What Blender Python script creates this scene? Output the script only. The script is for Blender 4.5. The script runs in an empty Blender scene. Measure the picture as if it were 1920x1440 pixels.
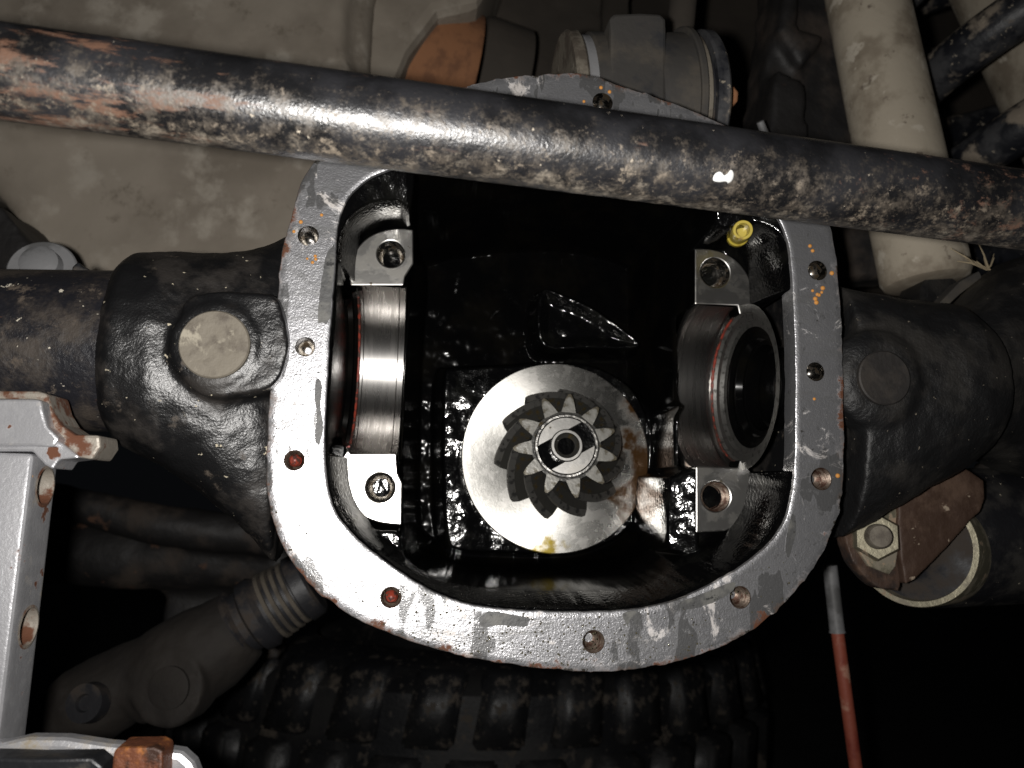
import bpy, bmesh, math, random
import numpy as np
from mathutils import Vector, Matrix, noise as mnoise

random.seed(4)
rng = np.random.default_rng(4)
SC = bpy.context.scene
COL = SC.collection
PI = math.pi

# ------------------------------------------------------------------ camera
F_PX, DIST = 1450.0, 0.36            # focal length in 1920-wide pixels, lens to cover-flange plane (metres)
YAW, PITCH, ROLL = map(math.radians, (7.0, 8.5, 1.75))
_F = Vector((math.sin(YAW) * math.cos(PITCH), math.cos(YAW) * math.cos(PITCH), math.sin(PITCH)))
_R0 = Vector((math.cos(YAW), -math.sin(YAW), 0))
_U0 = _R0.cross(_F)
_R = _R0 * math.cos(ROLL) + _U0 * math.sin(ROLL)
_U = _U0 * math.cos(ROLL) - _R0 * math.sin(ROLL)
CAM = Vector((0, -DIST, 0))
cam_d = bpy.data.cameras.new('camera')
cam_d.sensor_width = 36.0
cam_d.lens = 36.0 * F_PX / 1920.0
cam_d.clip_start, cam_d.clip_end = 0.01, 60
cam_d.dof.use_dof = True
cam_d.dof.focus_distance = 0.37
cam_d.dof.aperture_fstop = 11.0
cam = bpy.data.objects.new('camera', cam_d)
COL.objects.link(cam)
cam.matrix_world = Matrix(((_R.x, _U.x, -_F.x, CAM.x), (_R.y, _U.y, -_F.y, CAM.y), (_R.z, _U.z, -_F.z, CAM.z), (0, 0, 0, 1)))
SC.camera = cam

# ------------------------------------------------------------------ light: a phone torch held beside the lens, in a dark garage
w = bpy.data.worlds.new('World'); SC.world = w; w.use_nodes = True
w.node_tree.nodes['Background'].inputs[0].default_value = (0.55, 0.6, 0.7, 1)
w.node_tree.nodes['Background'].inputs[1].default_value = 0.004
ld = bpy.data.lights.new('torch', 'SPOT')
ld.energy = 8.5
ld.spot_size = math.radians(125); ld.spot_blend = 0.9
ld.shadow_soft_size = 0.006
ld.color = (1.0, 0.97, 0.93)
torch = bpy.data.objects.new('torch', ld); COL.objects.link(torch)
torch.location = CAM + _R * -0.022 + _U * 0.003
torch.rotation_euler = (_F + _U * 0.12 - _R * 0.08).to_track_quat('-Z', 'Y').to_euler()
SC.view_settings.view_transform = 'Standard'
SC.view_settings.look = 'None'
SC.view_settings.exposure = 0.0
SC.view_settings.gamma = 1.0
SC.render.engine = 'CYCLES'

# ------------------------------------------------------------------ helpers
def P(px, py, y=0.0):
    """point of the place seen at photo pixel (px,py) on the vertical plane at depth y"""
    v = _F + _R * ((px - 960) / F_PX) - _U * ((py - 720) / F_PX)
    return CAM + v * ((y + DIST) / v.y)

def plen(px, y, at=(1000, 720)):
    return (P(at[0] + px, at[1], y) - P(at[0], at[1], y)).length

def smooth_loop(pts, n, closed=True):
    """Catmull-Rom through points, resampled to n by length"""
    p = np.array([list(q) for q in pts], float)
    m = len(p); out = []
    rngk = range(m) if closed else range(m - 1)
    for i in rngk:
        if closed:
            a, b, c, d = p[(i - 1) % m], p[i], p[(i + 1) % m], p[(i + 2) % m]
        else:
            a, b, c, d = p[max(i - 1, 0)], p[i], p[i + 1], p[min(i + 2, m - 1)]
        for t in np.linspace(0, 1, 16, endpoint=False):
            out.append(0.5 * ((2 * b) + (-a + c) * t + (2 * a - 5 * b + 4 * c - d) * t * t + (-a + 3 * b - 3 * c + d) * t ** 3))
    if not closed: out.append(p[-1])
    o = np.array(out)
    q = np.vstack([o, o[:1]]) if closed else o
    s = np.concatenate([[0], np.cumsum(np.linalg.norm(np.diff(q, axis=0), axis=1))])
    ts = np.linspace(0, s[-1], n, endpoint=not closed)
    return np.stack([np.interp(ts, s, q[:, k]) for k in range(q.shape[1])], 1)

def link(name, me, mat, parent=None, smooth=True):
    o = bpy.data.objects.new(name, me)
    COL.objects.link(o)
    if mat is not None: me.materials.append(mat)
    if smooth and len(me.polygons):
        me.polygons.foreach_set('use_smooth', [True] * len(me.polygons))
    if parent is not None:
        o.parent = parent
        o.matrix_parent_inverse = parent.matrix_world.inverted() if parent.type != 'EMPTY' else Matrix.Translation(-parent.location)
    return o

def mesh(name, v, f, mat, parent=None, smooth=True, fix=True):
    me = bpy.data.meshes.new(name)
    me.from_pydata([tuple(a) for a in v], [], f)
    if fix:
        bm = bmesh.new(); bm.from_mesh(me)
        bmesh.ops.remove_doubles(bm, verts=bm.verts, dist=1e-7)
        bmesh.ops.recalc_face_normals(bm, faces=bm.faces)
        bm.to_mesh(me); bm.free()
    return link(name, me, mat, parent, smooth)

def sharp(o, deg=35):
    me = o.data
    bm = bmesh.new(); bm.from_mesh(me)
    for e in bm.edges:
        if len(e.link_faces) == 2 and e.calc_face_angle(0) > math.radians(deg): e.smooth = False
    bm.to_mesh(me); bm.free()
    return o

def bake(o):
    dg = bpy.context.evaluated_depsgraph_get(); dg.update()
    me = bpy.data.meshes.new_from_object(o.evaluated_get(dg))
    o.modifiers.clear(); o.data = me
    me.polygons.foreach_set('use_smooth', [True] * len(me.polygons))
    return o

def bevel(o, w, seg=2, ang=40):
    m = o.modifiers.new('b', 'BEVEL'); m.width = w; m.segments = seg
    m.limit_method = 'ANGLE'; m.angle_limit = math.radians(ang)
    m.harden_normals = False
    bake(o); return sharp(o, 18)

def thing(name, label, cat, loc, group=None):
    o = bpy.data.objects.new(name, None); o.empty_display_size = 0.02
    COL.objects.link(o); o.location = loc
    o['label'] = label; o['category'] = cat
    if group: o['group'] = group
    return o

def tag(o, label, cat, group=None):
    o['label'] = label; o['category'] = cat
    if group: o['group'] = group
    return o

def lathe_data(profile, n, origin, axis, ref, a0=0.0, a1=2 * PI):
    """profile: (along axis, radius)"""
    axis = Vector(axis).normalized(); ref = Vector(ref)
    ref = (ref - axis * ref.dot(axis)).normalized(); oth = axis.cross(ref)
    full = abs(a1 - a0 - 2 * PI) < 1e-6
    cols = n if full else n + 1
    v, f = [], []
    for i in range(cols):
        a = a0 + (a1 - a0) * i / n
        d = ref * math.cos(a) + oth * math.sin(a)
        for (t, r) in profile: v.append(Vector(origin) + axis * t + d * r)
    k = len(profile)
    for i in range(n):
        j = (i + 1) % cols
        for q in range(k - 1):
            f.append((i * k + q, j * k + q, j * k + q + 1, i * k + q + 1))
    return v, f

def lathe(name, profile, n, origin, axis, ref, mat, parent=None, a0=0.0, a1=2 * PI, ang=35):
    v, f = lathe_data(profile, n, origin, axis, ref, a0, a1)
    return sharp(mesh(name, v, f, mat, parent), ang)

def tube_data(path, radii, n=16, cap=True):
    pts = [Vector(p) for p in path]; v, f = [], []
    up = Vector((0.03, 0.1, 1)).normalized()
    for i, p in enumerate(pts):
        t = (pts[min(i + 1, len(pts) - 1)] - pts[max(i - 1, 0)]).normalized()
        a = t.cross(up)
        if a.length < 1e-4: a = t.cross(Vector((1, 0, 0)))
        a.normalize(); b = a.cross(t).normalized(); up = b
        r = radii[i] if hasattr(radii, '__len__') else radii
        for k in range(n):
            an = 2 * PI * k / n
            v.append(p + a * (math.cos(an) * r) + b * (math.sin(an) * r))
    for i in range(len(pts) - 1):
        for k in range(n):
            f.append((i * n + k, i * n + (k + 1) % n, (i + 1) * n + (k + 1) % n, (i + 1) * n + k))
    if cap:
        f.append(tuple(range(n))); f.append(tuple((len(pts) - 1) * n + k for k in range(n)))
    return v, f

def tube(name, path, radii, mat, parent=None, n=20):
    v, f = tube_data(path, radii, n)
    return sharp(mesh(name, v, f, mat, parent), 50)

def prism_data(pts, y0, y1):
    n = len(pts)
    v = [Vector((p[0], y0, p[1])) for p in pts] + [Vector((p[0], y1, p[1])) for p in pts]
    f = [tuple(range(n)), tuple(range(2 * n - 1, n - 1, -1))] + [(i, (i + 1) % n, n + (i + 1) % n, n + i) for i in range(n)]
    return v, f

def pix(pts, y):
    return [(P(a, b, y).x, P(a, b, y).z) for a, b in pts]

def prism(name, pxpts, y0, y1, mat, parent=None, bev=0.0, smooth_n=0):
    pts = pix(pxpts, y0)
    if smooth_n: pts = [tuple(q) for q in smooth_loop(pts, smooth_n)]
    v, f = prism_data(pts, y0, y1)
    o = mesh(name, v, f, mat, parent)
    if bev: bevel(o, bev)
    else: sharp(o)
    return o

def box_data(c, s):
    c = Vector(c); h = Vector(s) / 2
    v = [c + Vector((h.x * a, h.y * b, h.z * d)) for a in (-1, 1) for b in (-1, 1) for d in (-1, 1)]
    f = [(0, 1, 3, 2), (4, 6, 7, 5), (0, 4, 5, 1), (2, 3, 7, 6), (0, 2, 6, 4), (1, 5, 7, 3)]
    return v, f

def merge(*datas):
    V, Fc = [], []
    for v, f in datas:
        b = len(V); V += list(v); Fc += [tuple(i + b for i in q) for q in f]
    return V, Fc

def organic(name, data, mat, parent, voxel, it=6, lump=0.0, lscale=40):
    """fuse rough solids into one cast-looking skin"""
    o = mesh(name, data[0], data[1], mat, parent, fix=True)
    m = o.modifiers.new('r', 'REMESH'); m.mode = 'VOXEL'; m.voxel_size = voxel
    s = o.modifiers.new('s', 'SMOOTH'); s.factor = 0.5; s.iterations = it
    bake(o)
    if lump:
        n = len(o.data.vertices); co = np.empty(n * 3); nr = np.empty(n * 3)
        o.data.vertices.foreach_get('co', co); o.data.vertices.foreach_get('normal', nr)
        co = co.reshape(-1, 3); nr = nr.reshape(-1, 3)
        d = np.array([mnoise.fractal(Vector(c) * lscale, 0.8, 2.0, 4) for c in co])
        co += nr * (d * lump)[:, None]
        o.data.vertices.foreach_set('co', co.ravel()); o.data.update()
    return o

# ------------------------------------------------------------------ materials
def _ramp(nt, src, lo, hi):
    r = nt.nodes.new('ShaderNodeMapRange'); r.interpolation_type = 'SMOOTHSTEP'
    r.inputs['From Min'].default_value = lo; r.inputs['From Max'].default_value = hi
    nt.links.new(src, r.inputs['Value'])
    return r.outputs['Result']

def _coord(nt, stretch=None, off=0.0):
    tc = nt.nodes.new('ShaderNodeTexCoord')
    mp = nt.nodes.new('ShaderNodeMapping')
    if stretch: mp.inputs['Scale'].default_value = stretch
    mp.inputs['Location'].default_value = (off, off * .7, off * 1.3)
    nt.links.new(tc.outputs['Object'], mp.inputs['Vector'])
    return mp.outputs['Vector']

def _noise(nt, scale, detail=6, rough=.6, stretch=None, off=0.0, dist=0.0):
    n = nt.nodes.new('ShaderNodeTexNoise')
    n.inputs['Scale'].default_value = scale; n.inputs['Detail'].default_value = detail
    n.inputs['Roughness'].default_value = rough; n.inputs['Distortion'].default_value = dist
    nt.links.new(_coord(nt, stretch, off), n.inputs['Vector'])
    return n.outputs['Fac']

def _math(nt, op, a, b):
    m = nt.nodes.new('ShaderNodeMath'); m.operation = op
    for i, q in enumerate((a, b)):
        if isinstance(q, (int, float)): m.inputs[i].default_value = q
        else: nt.links.new(q, m.inputs[i])
    return m.outputs[0]

def _grad(nt, axis, lo, hi):
    tc = nt.nodes.new('ShaderNodeTexCoord'); s = nt.nodes.new('ShaderNodeSeparateXYZ')
    nt.links.new(tc.outputs['Object'], s.inputs[0])
    r = nt.nodes.new('ShaderNodeMapRange')
    r.inputs['From Min'].default_value = lo; r.inputs['From Max'].default_value = hi
    nt.links.new(s.outputs['XYZ'.index(axis)], r.inputs['Value'])
    return r.outputs['Result']

def material(name, base, layers=(), bumps=(), coat=0.0, coat_r=0.08, aniso=None, spec=0.5, sheen=0):
    """base=(rgb,rough,metal); layer=dict(c,r,m,s,lo,hi[,d,st,off,where=(axis,lo,hi,gain),dist]); bump=(scale,strength,dist[,detail])"""
    m = bpy.data.materials.new(name); m.use_nodes = True
    nt = m.node_tree; b = nt.nodes['Principled BSDF']
    cur = []
    for v in base:
        if isinstance(v, tuple):
            q = nt.nodes.new('ShaderNodeRGB'); q.outputs[0].default_value = (*v, 1)
        else:
            q = nt.nodes.new('ShaderNodeValue'); q.outputs[0].default_value = v
        cur.append(q.outputs[0])
    for i, L in enumerate(layers):
        src = _noise(nt, L['s'], L.get('d', 6), L.get('ro', .6), L.get('st'), L.get('off', i * 3.7 + len(name)), L.get('dist', 0))
        if 'where' in L:
            ax, lo, hi, gain = L['where']
            if len(ax) > 1:
                at = nt.nodes.new('ShaderNodeAttribute'); at.attribute_name = ax; g = at.outputs['Fac']
            else: g = _grad(nt, ax, lo, hi)
            src = _math(nt, 'ADD', src, _math(nt, 'MULTIPLY', _math(nt, 'SUBTRACT', g, 1.0), gain))
        k = _ramp(nt, src, L['lo'], L['hi'])
        if 'a' in L: k = _math(nt, 'MULTIPLY', k, L['a'])
        for j, key in enumerate('crm'):
            if key not in L: continue
            mx = nt.nodes.new('ShaderNodeMix'); mx.data_type = 'RGBA' if key == 'c' else 'FLOAT'
            nt.links.new(k, mx.inputs[0])
            A, Bi, O = (mx.inputs[6], mx.inputs[7], mx.outputs[2]) if key == 'c' else (mx.inputs[2], mx.inputs[3], mx.outputs[0])
            nt.links.new(cur[j], A)
            Bi.default_value = (*L[key], 1) if key == 'c' else L[key]
            cur[j] = O
    nt.links.new(cur[0], b.inputs['Base Color']); nt.links.new(cur[1], b.inputs['Roughness']); nt.links.new(cur[2], b.inputs['Metallic'])
    b.inputs['Specular IOR Level'].default_value = spec
    b.inputs['Coat Weight'].default_value = coat; b.inputs['Coat Roughness'].default_value = coat_r
    prev = None
    for q in bumps:
        bp = nt.nodes.new('ShaderNodeBump'); bp.inputs['Strength'].default_value = q[1]; bp.inputs['Distance'].default_value = q[2]
        nt.links.new(_noise(nt, q[0], q[3] if len(q) > 3 else 4, .6, q[4] if len(q) > 4 else None), bp.inputs['Height'])
        if prev: nt.links.new(prev, bp.inputs['Normal'])
        prev = bp.outputs[0]
    if prev:
        nt.links.new(prev, b.inputs['Normal'])
        if coat: nt.links.new(prev, b.inputs['Coat Normal'])
    if aniso:
        b.inputs['Anisotropic'].default_value = aniso[0]
        t = nt.nodes.new('ShaderNodeTangent'); t.direction_type = 'RADIAL'; t.axis = aniso[1]
        nt.links.new(t.outputs[0], b.inputs['Tangent'])
    return m

RUST = (0.1, 0.036, 0.016); RUSTO = (0.36, 0.13, 0.045); DUST = (0.33, 0.27, 0.2); BLACK = (0.008, 0.009, 0.012)
M = {}
M['flange'] = material('scraped_flange_steel', ((0.36, 0.36, 0.375), .35, .8), [
    dict(c=(0.54, 0.54, 0.56), r=.3, m=.85, s=40, lo=.44, hi=.6, d=10, ro=.7, dist=.4),
    dict(c=(0.25, 0.25, 0.255), r=.37, m=.7, s=60, lo=.5, hi=.6, d=10, ro=.75, off=21, st=(.5, 1, 2)),
    dict(c=(0.12, 0.12, 0.122), r=.36, m=.5, s=26, lo=.565, hi=.585, off=9, d=4, st=(1.6, 1, .6)),
    dict(c=(0.62, 0.58, 0.55), r=.65, m=.15, s=48, lo=.575, hi=.66, off=4, d=10, ro=.72, dist=1.2, a=.75),
    dict(c=(0.5, 0.5, 0.51), r=.3, m=.9, s=150, lo=.58, hi=.64, off=14, d=8, ro=.7),
    dict(c=(0.045, 0.043, 0.04), r=.3, m=.3, s=230, lo=.62, hi=.67, off=2, d=6, ro=.7),
    dict(c=(.1, .06, .04), r=.7, m=.1, s=60, lo=.42, hi=.6, off=17, d=10, ro=.75, where=('rim', 0, 1, .25), a=.85),
    dict(c=RUST, r=.8, m=.0, s=50, lo=.5, hi=.57, off=7, d=10, ro=.7, where=('rim', 0, 1, .16)),
    dict(c=(.04, .036, .03), r=.35, m=.2, s=110, lo=.5, hi=.58, off=31, d=10, ro=.75, where=('rim', 0, 1, .22)),
], [(420, .4, .0004, 6), (1100, .5, .0003, 3)], coat=.35, coat_r=.09)
M['flange_edge'] = material('rusty_flange_edge', ((0.12, 0.1, 0.09), .55, .4), [
    dict(c=RUST, r=.85, m=0, s=90, lo=.5, hi=.6), dict(c=(.35, .34, .34), r=.5, m=.6, s=130, lo=.58, hi=.64),
    dict(c=BLACK, r=.3, m=0, s=70, lo=.55, hi=.62, off=8)], [(350, .6, .0008)])
M['oil'] = material('oily_black_casting', ((0.002, 0.002, 0.0022), .11, 0.0), [
    dict(c=(0.005, 0.005, 0.0045), r=.17, s=60, lo=.5, hi=.65)], [(110, .08, .0010, 2), (640, .26, .0007, 1)], spec=.5)
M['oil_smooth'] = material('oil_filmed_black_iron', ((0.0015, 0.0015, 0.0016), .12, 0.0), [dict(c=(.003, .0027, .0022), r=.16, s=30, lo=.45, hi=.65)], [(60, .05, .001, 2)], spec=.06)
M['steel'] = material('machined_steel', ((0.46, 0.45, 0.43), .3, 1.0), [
    dict(c=(0.3, 0.29, 0.27), r=.4, s=90, lo=.5, hi=.6, d=8), dict(c=(.1, .085, .06), r=.3, m=.6, s=140, lo=.66, hi=.7)],
    [(300, .1, .0003), (2500, .12, .0001)])
M['bore'] = material('ground_bearing_bore', ((0.33, 0.32, 0.31), .27, 1.0), [
    dict(c=(0.27, 0.26, 0.25), r=.31, s=60, lo=.45, hi=.6, st=(6, .5, .5), d=6)], [(900, .05, .0001, 3, (1, .1, .1))])
M['bore_dark'] = material('dark_seal_steel', ((0.13, 0.127, 0.12), .5, .85), [dict(c=(.05, .048, .045), r=.55, s=300, lo=.5, hi=.68, d=8)], [(400, .3, .0004)])
M['red_seal'] = material('red_sealant', ((0.2, 0.028, 0.015), .45, 0), [dict(c=(.035, .018, .014), s=260, lo=.44, hi=.56, d=6)], [(500, .4, .0005)])
M['seat'] = material('brushed_pinion_seat', ((0.55, 0.54, 0.51), .27, 1.0), [
    dict(c=(.4, .39, .37), r=.34, s=110, lo=.5, hi=.6, d=8),
    dict(c=(.055, .028, .011), r=.2, m=.4, s=42, lo=.34, hi=.52, off=5.5, where=('X', P(1060, 860, .098).x, P(1190, 860, .098).x, .45), d=5),
    dict(c=(.3, .22, .03), r=.25, m=.6, s=60, lo=.42, hi=.56, where=('Z', P(1043, 960, .098).z, P(1043, 1035, .098).z, .45)),
    ], [(700, .08, .0002), (260, .07, .0004)], aniso=(.65, 'Y'))
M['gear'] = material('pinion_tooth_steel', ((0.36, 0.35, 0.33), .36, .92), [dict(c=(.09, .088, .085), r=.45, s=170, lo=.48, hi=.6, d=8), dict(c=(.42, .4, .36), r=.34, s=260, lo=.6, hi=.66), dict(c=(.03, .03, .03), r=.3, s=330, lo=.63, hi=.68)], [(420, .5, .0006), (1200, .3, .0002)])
M['gear_dark'] = material('oiled_gear_flank', ((0.03, 0.029, 0.026), .3, .3), [dict(c=(.05, .035, .012), r=.2, s=120, lo=.55, hi=.65)], [(300, .35, .0008)], spec=.5)  # oiled steel with the shade of angled flanks put into its colour
M['land'] = material('worn_tooth_land', ((0.17, 0.165, 0.15), .35, .3), [dict(c=(.06, .05, .03), r=.3, s=160, lo=.5, hi=.62, d=8)], [(400, .3, .0005)])  # paler than the flanks; light catching the teeth, put into the colour
M['thread'] = material('tapped_hole_steel', ((0.2, 0.19, 0.175), .26, 1.0), [dict(c=(.07, .05, .03), r=.4, m=.6, s=260, lo=.5, hi=.6)], [(500, .2, .0004)])
M['thread_rust'] = material('rusty_tapped_hole', ((0.15, 0.115, 0.09), .42, .7), [dict(c=(.06, .03, .02), r=.5, s=260, lo=.45, hi=.6)], [(500, .4, .0006)])
M['gasket'] = material('dark_gasket_residue', ((0.06, 0.06, 0.06), .5, 0), [dict(c=(.11, .108, .1), r=.55, s=90, lo=.48, hi=.62, d=9), dict(c=(.03, .03, .03), r=.35, s=200, lo=.58, hi=.65)], [(400, .5, .0005)])
M['drop'] = material('oil_drop', ((0.1, 0.09, 0.06), .06, 0.3), [], [], spec=.9)
M['amber'] = material('amber_plastic', ((0.42, 0.33, 0.05), .25, 0), [dict(c=(.2, .12, .02), s=150, lo=.5, hi=.7)])
M['grain'] = material('orange_grain', ((0.5, 0.22, 0.045), .7, 0))
M['rod'] = material('flaking_black_rod', ((.01, .01, .011), .25, .15), [
    dict(c=(0.024, 0.024, 0.027), r=.36, s=26, lo=.4, hi=.6),
    dict(c=(.11, .05, .026), r=.75, m=0, s=80, lo=.485, hi=.56, d=12, ro=.75, st=(.28, 1.2, 1.2), off=3.1, where=('X', .2, .03, .17)),
    dict(c=(.2, .088, .036), r=.8, m=0, s=110, lo=.58, hi=.63, d=12, ro=.75, st=(.25, 1.2, 1.2), off=1.3, where=('X', .22, .03, .1)),
    dict(c=(.12, .058, .034), r=.85, m=0, s=95, lo=.53, hi=.6, d=12, ro=.78, st=(.8, 1.1, 1.1), off=8.4, where=('X', .25, .4, .14)),
    dict(c=(.07, .058, .046), r=.5, m=0, s=120, lo=.46, hi=.62, d=12, ro=.8, off=1.1, where=('Z', .014, -.006, .15)),
    dict(c=(.16, .13, .098), r=.65, m=0, s=230, lo=.53, hi=.64, d=12, ro=.8, off=2.3, where=('Z', .012, -.008, .12)),
    dict(c=(.22, .18, .135), r=.7, m=0, s=60, lo=.56, hi=.64, d=12, ro=.82, off=12.3, where=('Z', .016, -.008, .11)),
    dict(c=(.24, .205, .16), r=.9, m=0, s=110, lo=.46, hi=.68, d=10, ro=.78, off=5, where=('Z', -.004, -.0165, .38)),
    dict(c=(.45, .39, .31), r=.9, m=0, s=260, lo=.665, hi=.7, d=6, ro=.7, off=6),
], [(150, .25, .0010, 8), (800, .45, .0004, 3)], spec=.9)
M['white'] = material('white_paint', ((0.85, 0.86, 0.85), .4, 0), [], [(400, .4, .0006)])
M['cast'] = material('greasy_black_casting', ((0.007, 0.007, 0.0075), .32, .05), [
    dict(c=(0.024, 0.021, 0.019), r=.5, s=35, lo=.48, hi=.62, d=8),
    dict(c=(.07, .055, .042), r=.8, s=55, lo=.6, hi=.7, d=10, ro=.72),
    dict(c=(.45, .4, .3), r=.9, s=210, lo=.69, hi=.72, d=3, off=3)], [(90, .2, .0016, 4), (300, .3, .0008, 6), (900, .45, .0005, 3)], spec=.6)
M['cast_dull'] = material('dull_black_casting', ((0.008, 0.008, 0.0085), .5, .0), [
    dict(c=(0.019, 0.017, 0.015), r=.7, s=30, lo=.45, hi=.62, d=8), dict(c=(.2, .17, .13), r=.9, s=260, lo=.7, hi=.73, d=3)], [(130, .5, .0018, 6), (700, .5, .0007, 3)])
M['axle_tube'] = material('worn_black_axle_tube', ((0.012, 0.012, 0.015), .38, .0), [
    dict(c=(.045, .036, .029), r=.65, s=28, lo=.45, hi=.62, d=10, ro=.7), dict(c=(.085, .066, .05), r=.85, s=80, lo=.56, hi=.66, d=10, ro=.75),
    dict(c=RUSTO, r=.85, s=26, lo=.62, hi=.67, st=(.5, 1.6, 1.6), d=6), dict(c=(.5, .46, .38), r=.9, s=230, lo=.68, hi=.71, d=3)], [(170, .5, .0014, 6), (700, .4, .0006)])
M['plug'] = material('dusty_plug', ((0.165, 0.145, 0.115), .7, .1), [dict(c=(.085, .07, .055), r=.65, s=45, lo=.48, hi=.6, d=9), dict(c=(.33, .3, .24), r=.9, s=70, lo=.6, hi=.7, d=10, dist=.8)], [(220, .5, .0012)])
M['plug_dark'] = material('dark_plug', ((0.018, 0.016, 0.015), .6, .0), [dict(c=(.03, .025, .021), r=.7, s=50, lo=.45, hi=.6)], [(220, .4, .001)])
M['jack'] = material('silver_hammered_paint', ((0.5, 0.5, 0.52), .34, .6), [
    dict(c=(.58, .58, .6), r=.3, s=160, lo=.45, hi=.6, d=6), dict(c=(.28, .24, .18), r=.6, m=.1, s=45, lo=.53, hi=.68, d=10, ro=.72),
    dict(c=RUST, r=.85, m=0, s=70, lo=.63, hi=.67, d=9, off=4), dict(c=(.5, .25, .06), r=.8, m=0, s=90, lo=.67, hi=.7, off=6)], [(500, .3, .0004), (1400, .3, .0002)])
M['jack_rust'] = material('rusty_edge_paint', ((0.3, 0.27, 0.23), .5, .3), [dict(c=RUST, r=.85, m=0, s=90, lo=.47, hi=.58, d=9), dict(c=(.09, .035, .015), r=.9, m=0, s=60, lo=.55, hi=.63)], [(400, .5, .0007)])
M['rust'] = material('brown_rust', ((0.15, 0.05, 0.022), .6, .25), [dict(c=(.33, .12, .03), r=.7, s=120, lo=.5, hi=.63, d=8), dict(c=(.045, .02, .012), r=.5, s=80, lo=.55, hi=.65)], [(300, .6, .0012)])
M['rust_orange'] = material('orange_rust', ((0.3, 0.135, 0.062), .85, 0), [dict(c=(.19, .085, .042), s=60, lo=.45, hi=.65)], [(200, .4, .001)])
M['beige'] = material('mud_dusted_alloy', ((0.29, 0.252, 0.205), .85, 0), [dict(c=(.2, .17, .135), s=7, lo=.4, hi=.65, d=5), dict(c=(.38, .34, .285), s=22, lo=.52, hi=.68, d=9), dict(c=(.15, .125, .095), s=30, lo=.56, hi=.72, d=10, ro=.7)], [(120, .3, .001)])  # mud and dust mottling, dark patches deepened to give shadow in the colour
M['shock'] = material('dusty_shock_paint', ((0.4, 0.35, 0.275), .8, 0), [dict(c=(.24, .2, .15), s=26, lo=.45, hi=.62, d=9), dict(c=(.5, .45, .37), s=60, lo=.58, hi=.66, d=9), dict(c=(.16, .13, .1), s=75, lo=.62, hi=.7, d=6)], [(180, .3, .001)])
M['coil'] = material('muddy_spring_paint', ((0.013, 0.014, 0.018), .45, 0), [dict(c=(.05, .05, .053), r=.6, s=38, lo=.45, hi=.6, d=8), dict(c=(.25, .21, .165), r=.9, s=30, lo=.56, hi=.65, d=8), dict(c=(.3, .26, .2), r=.9, s=150, lo=.65, hi=.69, d=4)], [(200, .4, .001)])
M['rubber'] = material('dusty_grey_rubber', ((0.04, 0.037, 0.034), .75, 0), [dict(c=(.066, .057, .046), s=40, lo=.45, hi=.65, d=8), dict(c=(.025, .025, .027), s=28, lo=.55, hi=.65)], [(200, .3, .001)])
M['gap'] = material('plain_dark_steel', ((0.02, 0.021, 0.024), .4, .3), [dict(c=(.07, .06, .05), r=.7, s=50, lo=.5, hi=.65, d=8)], [(200, .4, .001)])
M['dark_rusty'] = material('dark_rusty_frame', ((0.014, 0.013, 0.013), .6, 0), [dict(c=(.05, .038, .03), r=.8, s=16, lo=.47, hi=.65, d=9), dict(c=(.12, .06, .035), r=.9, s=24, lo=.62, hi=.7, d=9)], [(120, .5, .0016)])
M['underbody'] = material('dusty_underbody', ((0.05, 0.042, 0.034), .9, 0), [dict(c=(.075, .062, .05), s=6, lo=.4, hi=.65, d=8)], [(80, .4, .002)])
M['zinc'] = material('yellow_zinc', ((0.36, 0.33, 0.24), .4, .75), [dict(c=(.25, .22, .17), r=.7, m=.2, s=60, lo=.48, hi=.6, d=8), dict(c=(.3, .22, .15), r=.9, m=0, s=90, lo=.6, hi=.66)], [(250, .3, .0008)])
M['arm'] = material('speckled_black_arm', ((0.01, 0.01, 0.012), .4, 0), [dict(c=(.03, .028, .026), r=.6, s=40, lo=.45, hi=.62, d=8), dict(c=(.4, .35, .27), r=.9, s=170, lo=.67, hi=.7, d=4)], [(160, .4, .0012)])
M['bracket'] = material('brown_rusty_bracket', ((0.06, 0.034, 0.023), .6, .1), [dict(c=(.1, .06, .04), r=.8, s=45, lo=.5, hi=.64, d=9), dict(c=(.03, .025, .024), r=.5, s=30, lo=.55, hi=.66), dict(c=(.4, .32, .24), r=.9, s=110, lo=.66, hi=.7, d=8)], [(220, .5, .0012)])
M['red_rod'] = material('faded_red_coating', ((0.3, 0.075, 0.045), .6, 0), [dict(c=(.5, .28, .2), r=.8, s=30, lo=.57, hi=.68, d=8), dict(c=(.22, .04, .025), s=60, lo=.5, hi=.65)], [(250, .3, .001)])
M['grey_sleeve'] = material('grey_sleeve', ((0.2, 0.2, 0.205), .55, 0), [dict(c=(.1, .1, .1), s=50, lo=.45, hi=.65, d=8)], [(200, .3, .001)])
M['dusty_shaft'] = material('dusty_brown_iron', ((0.013, 0.0105, 0.009), .8, 0), [dict(c=(.02, .016, .013), s=14, lo=.42, hi=.65, d=9), dict(c=(.03, .025, .022), s=22, lo=.58, hi=.68)], [(90, .4, .0018)])
M['rib'] = material('dusty_boot_rib', ((0.1, 0.085, 0.066), .85, 0), [dict(c=(.05, .042, .034), s=40, lo=.45, hi=.62, d=8)], [(150, .3, .001)])
M['boot'] = material('black_rubber_boot', ((0.02, 0.02, 0.023), .5, 0), [dict(c=(.045, .035, .028), r=.85, s=26, lo=.5, hi=.62, d=7)], [(120, .3, .0014)])
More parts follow.
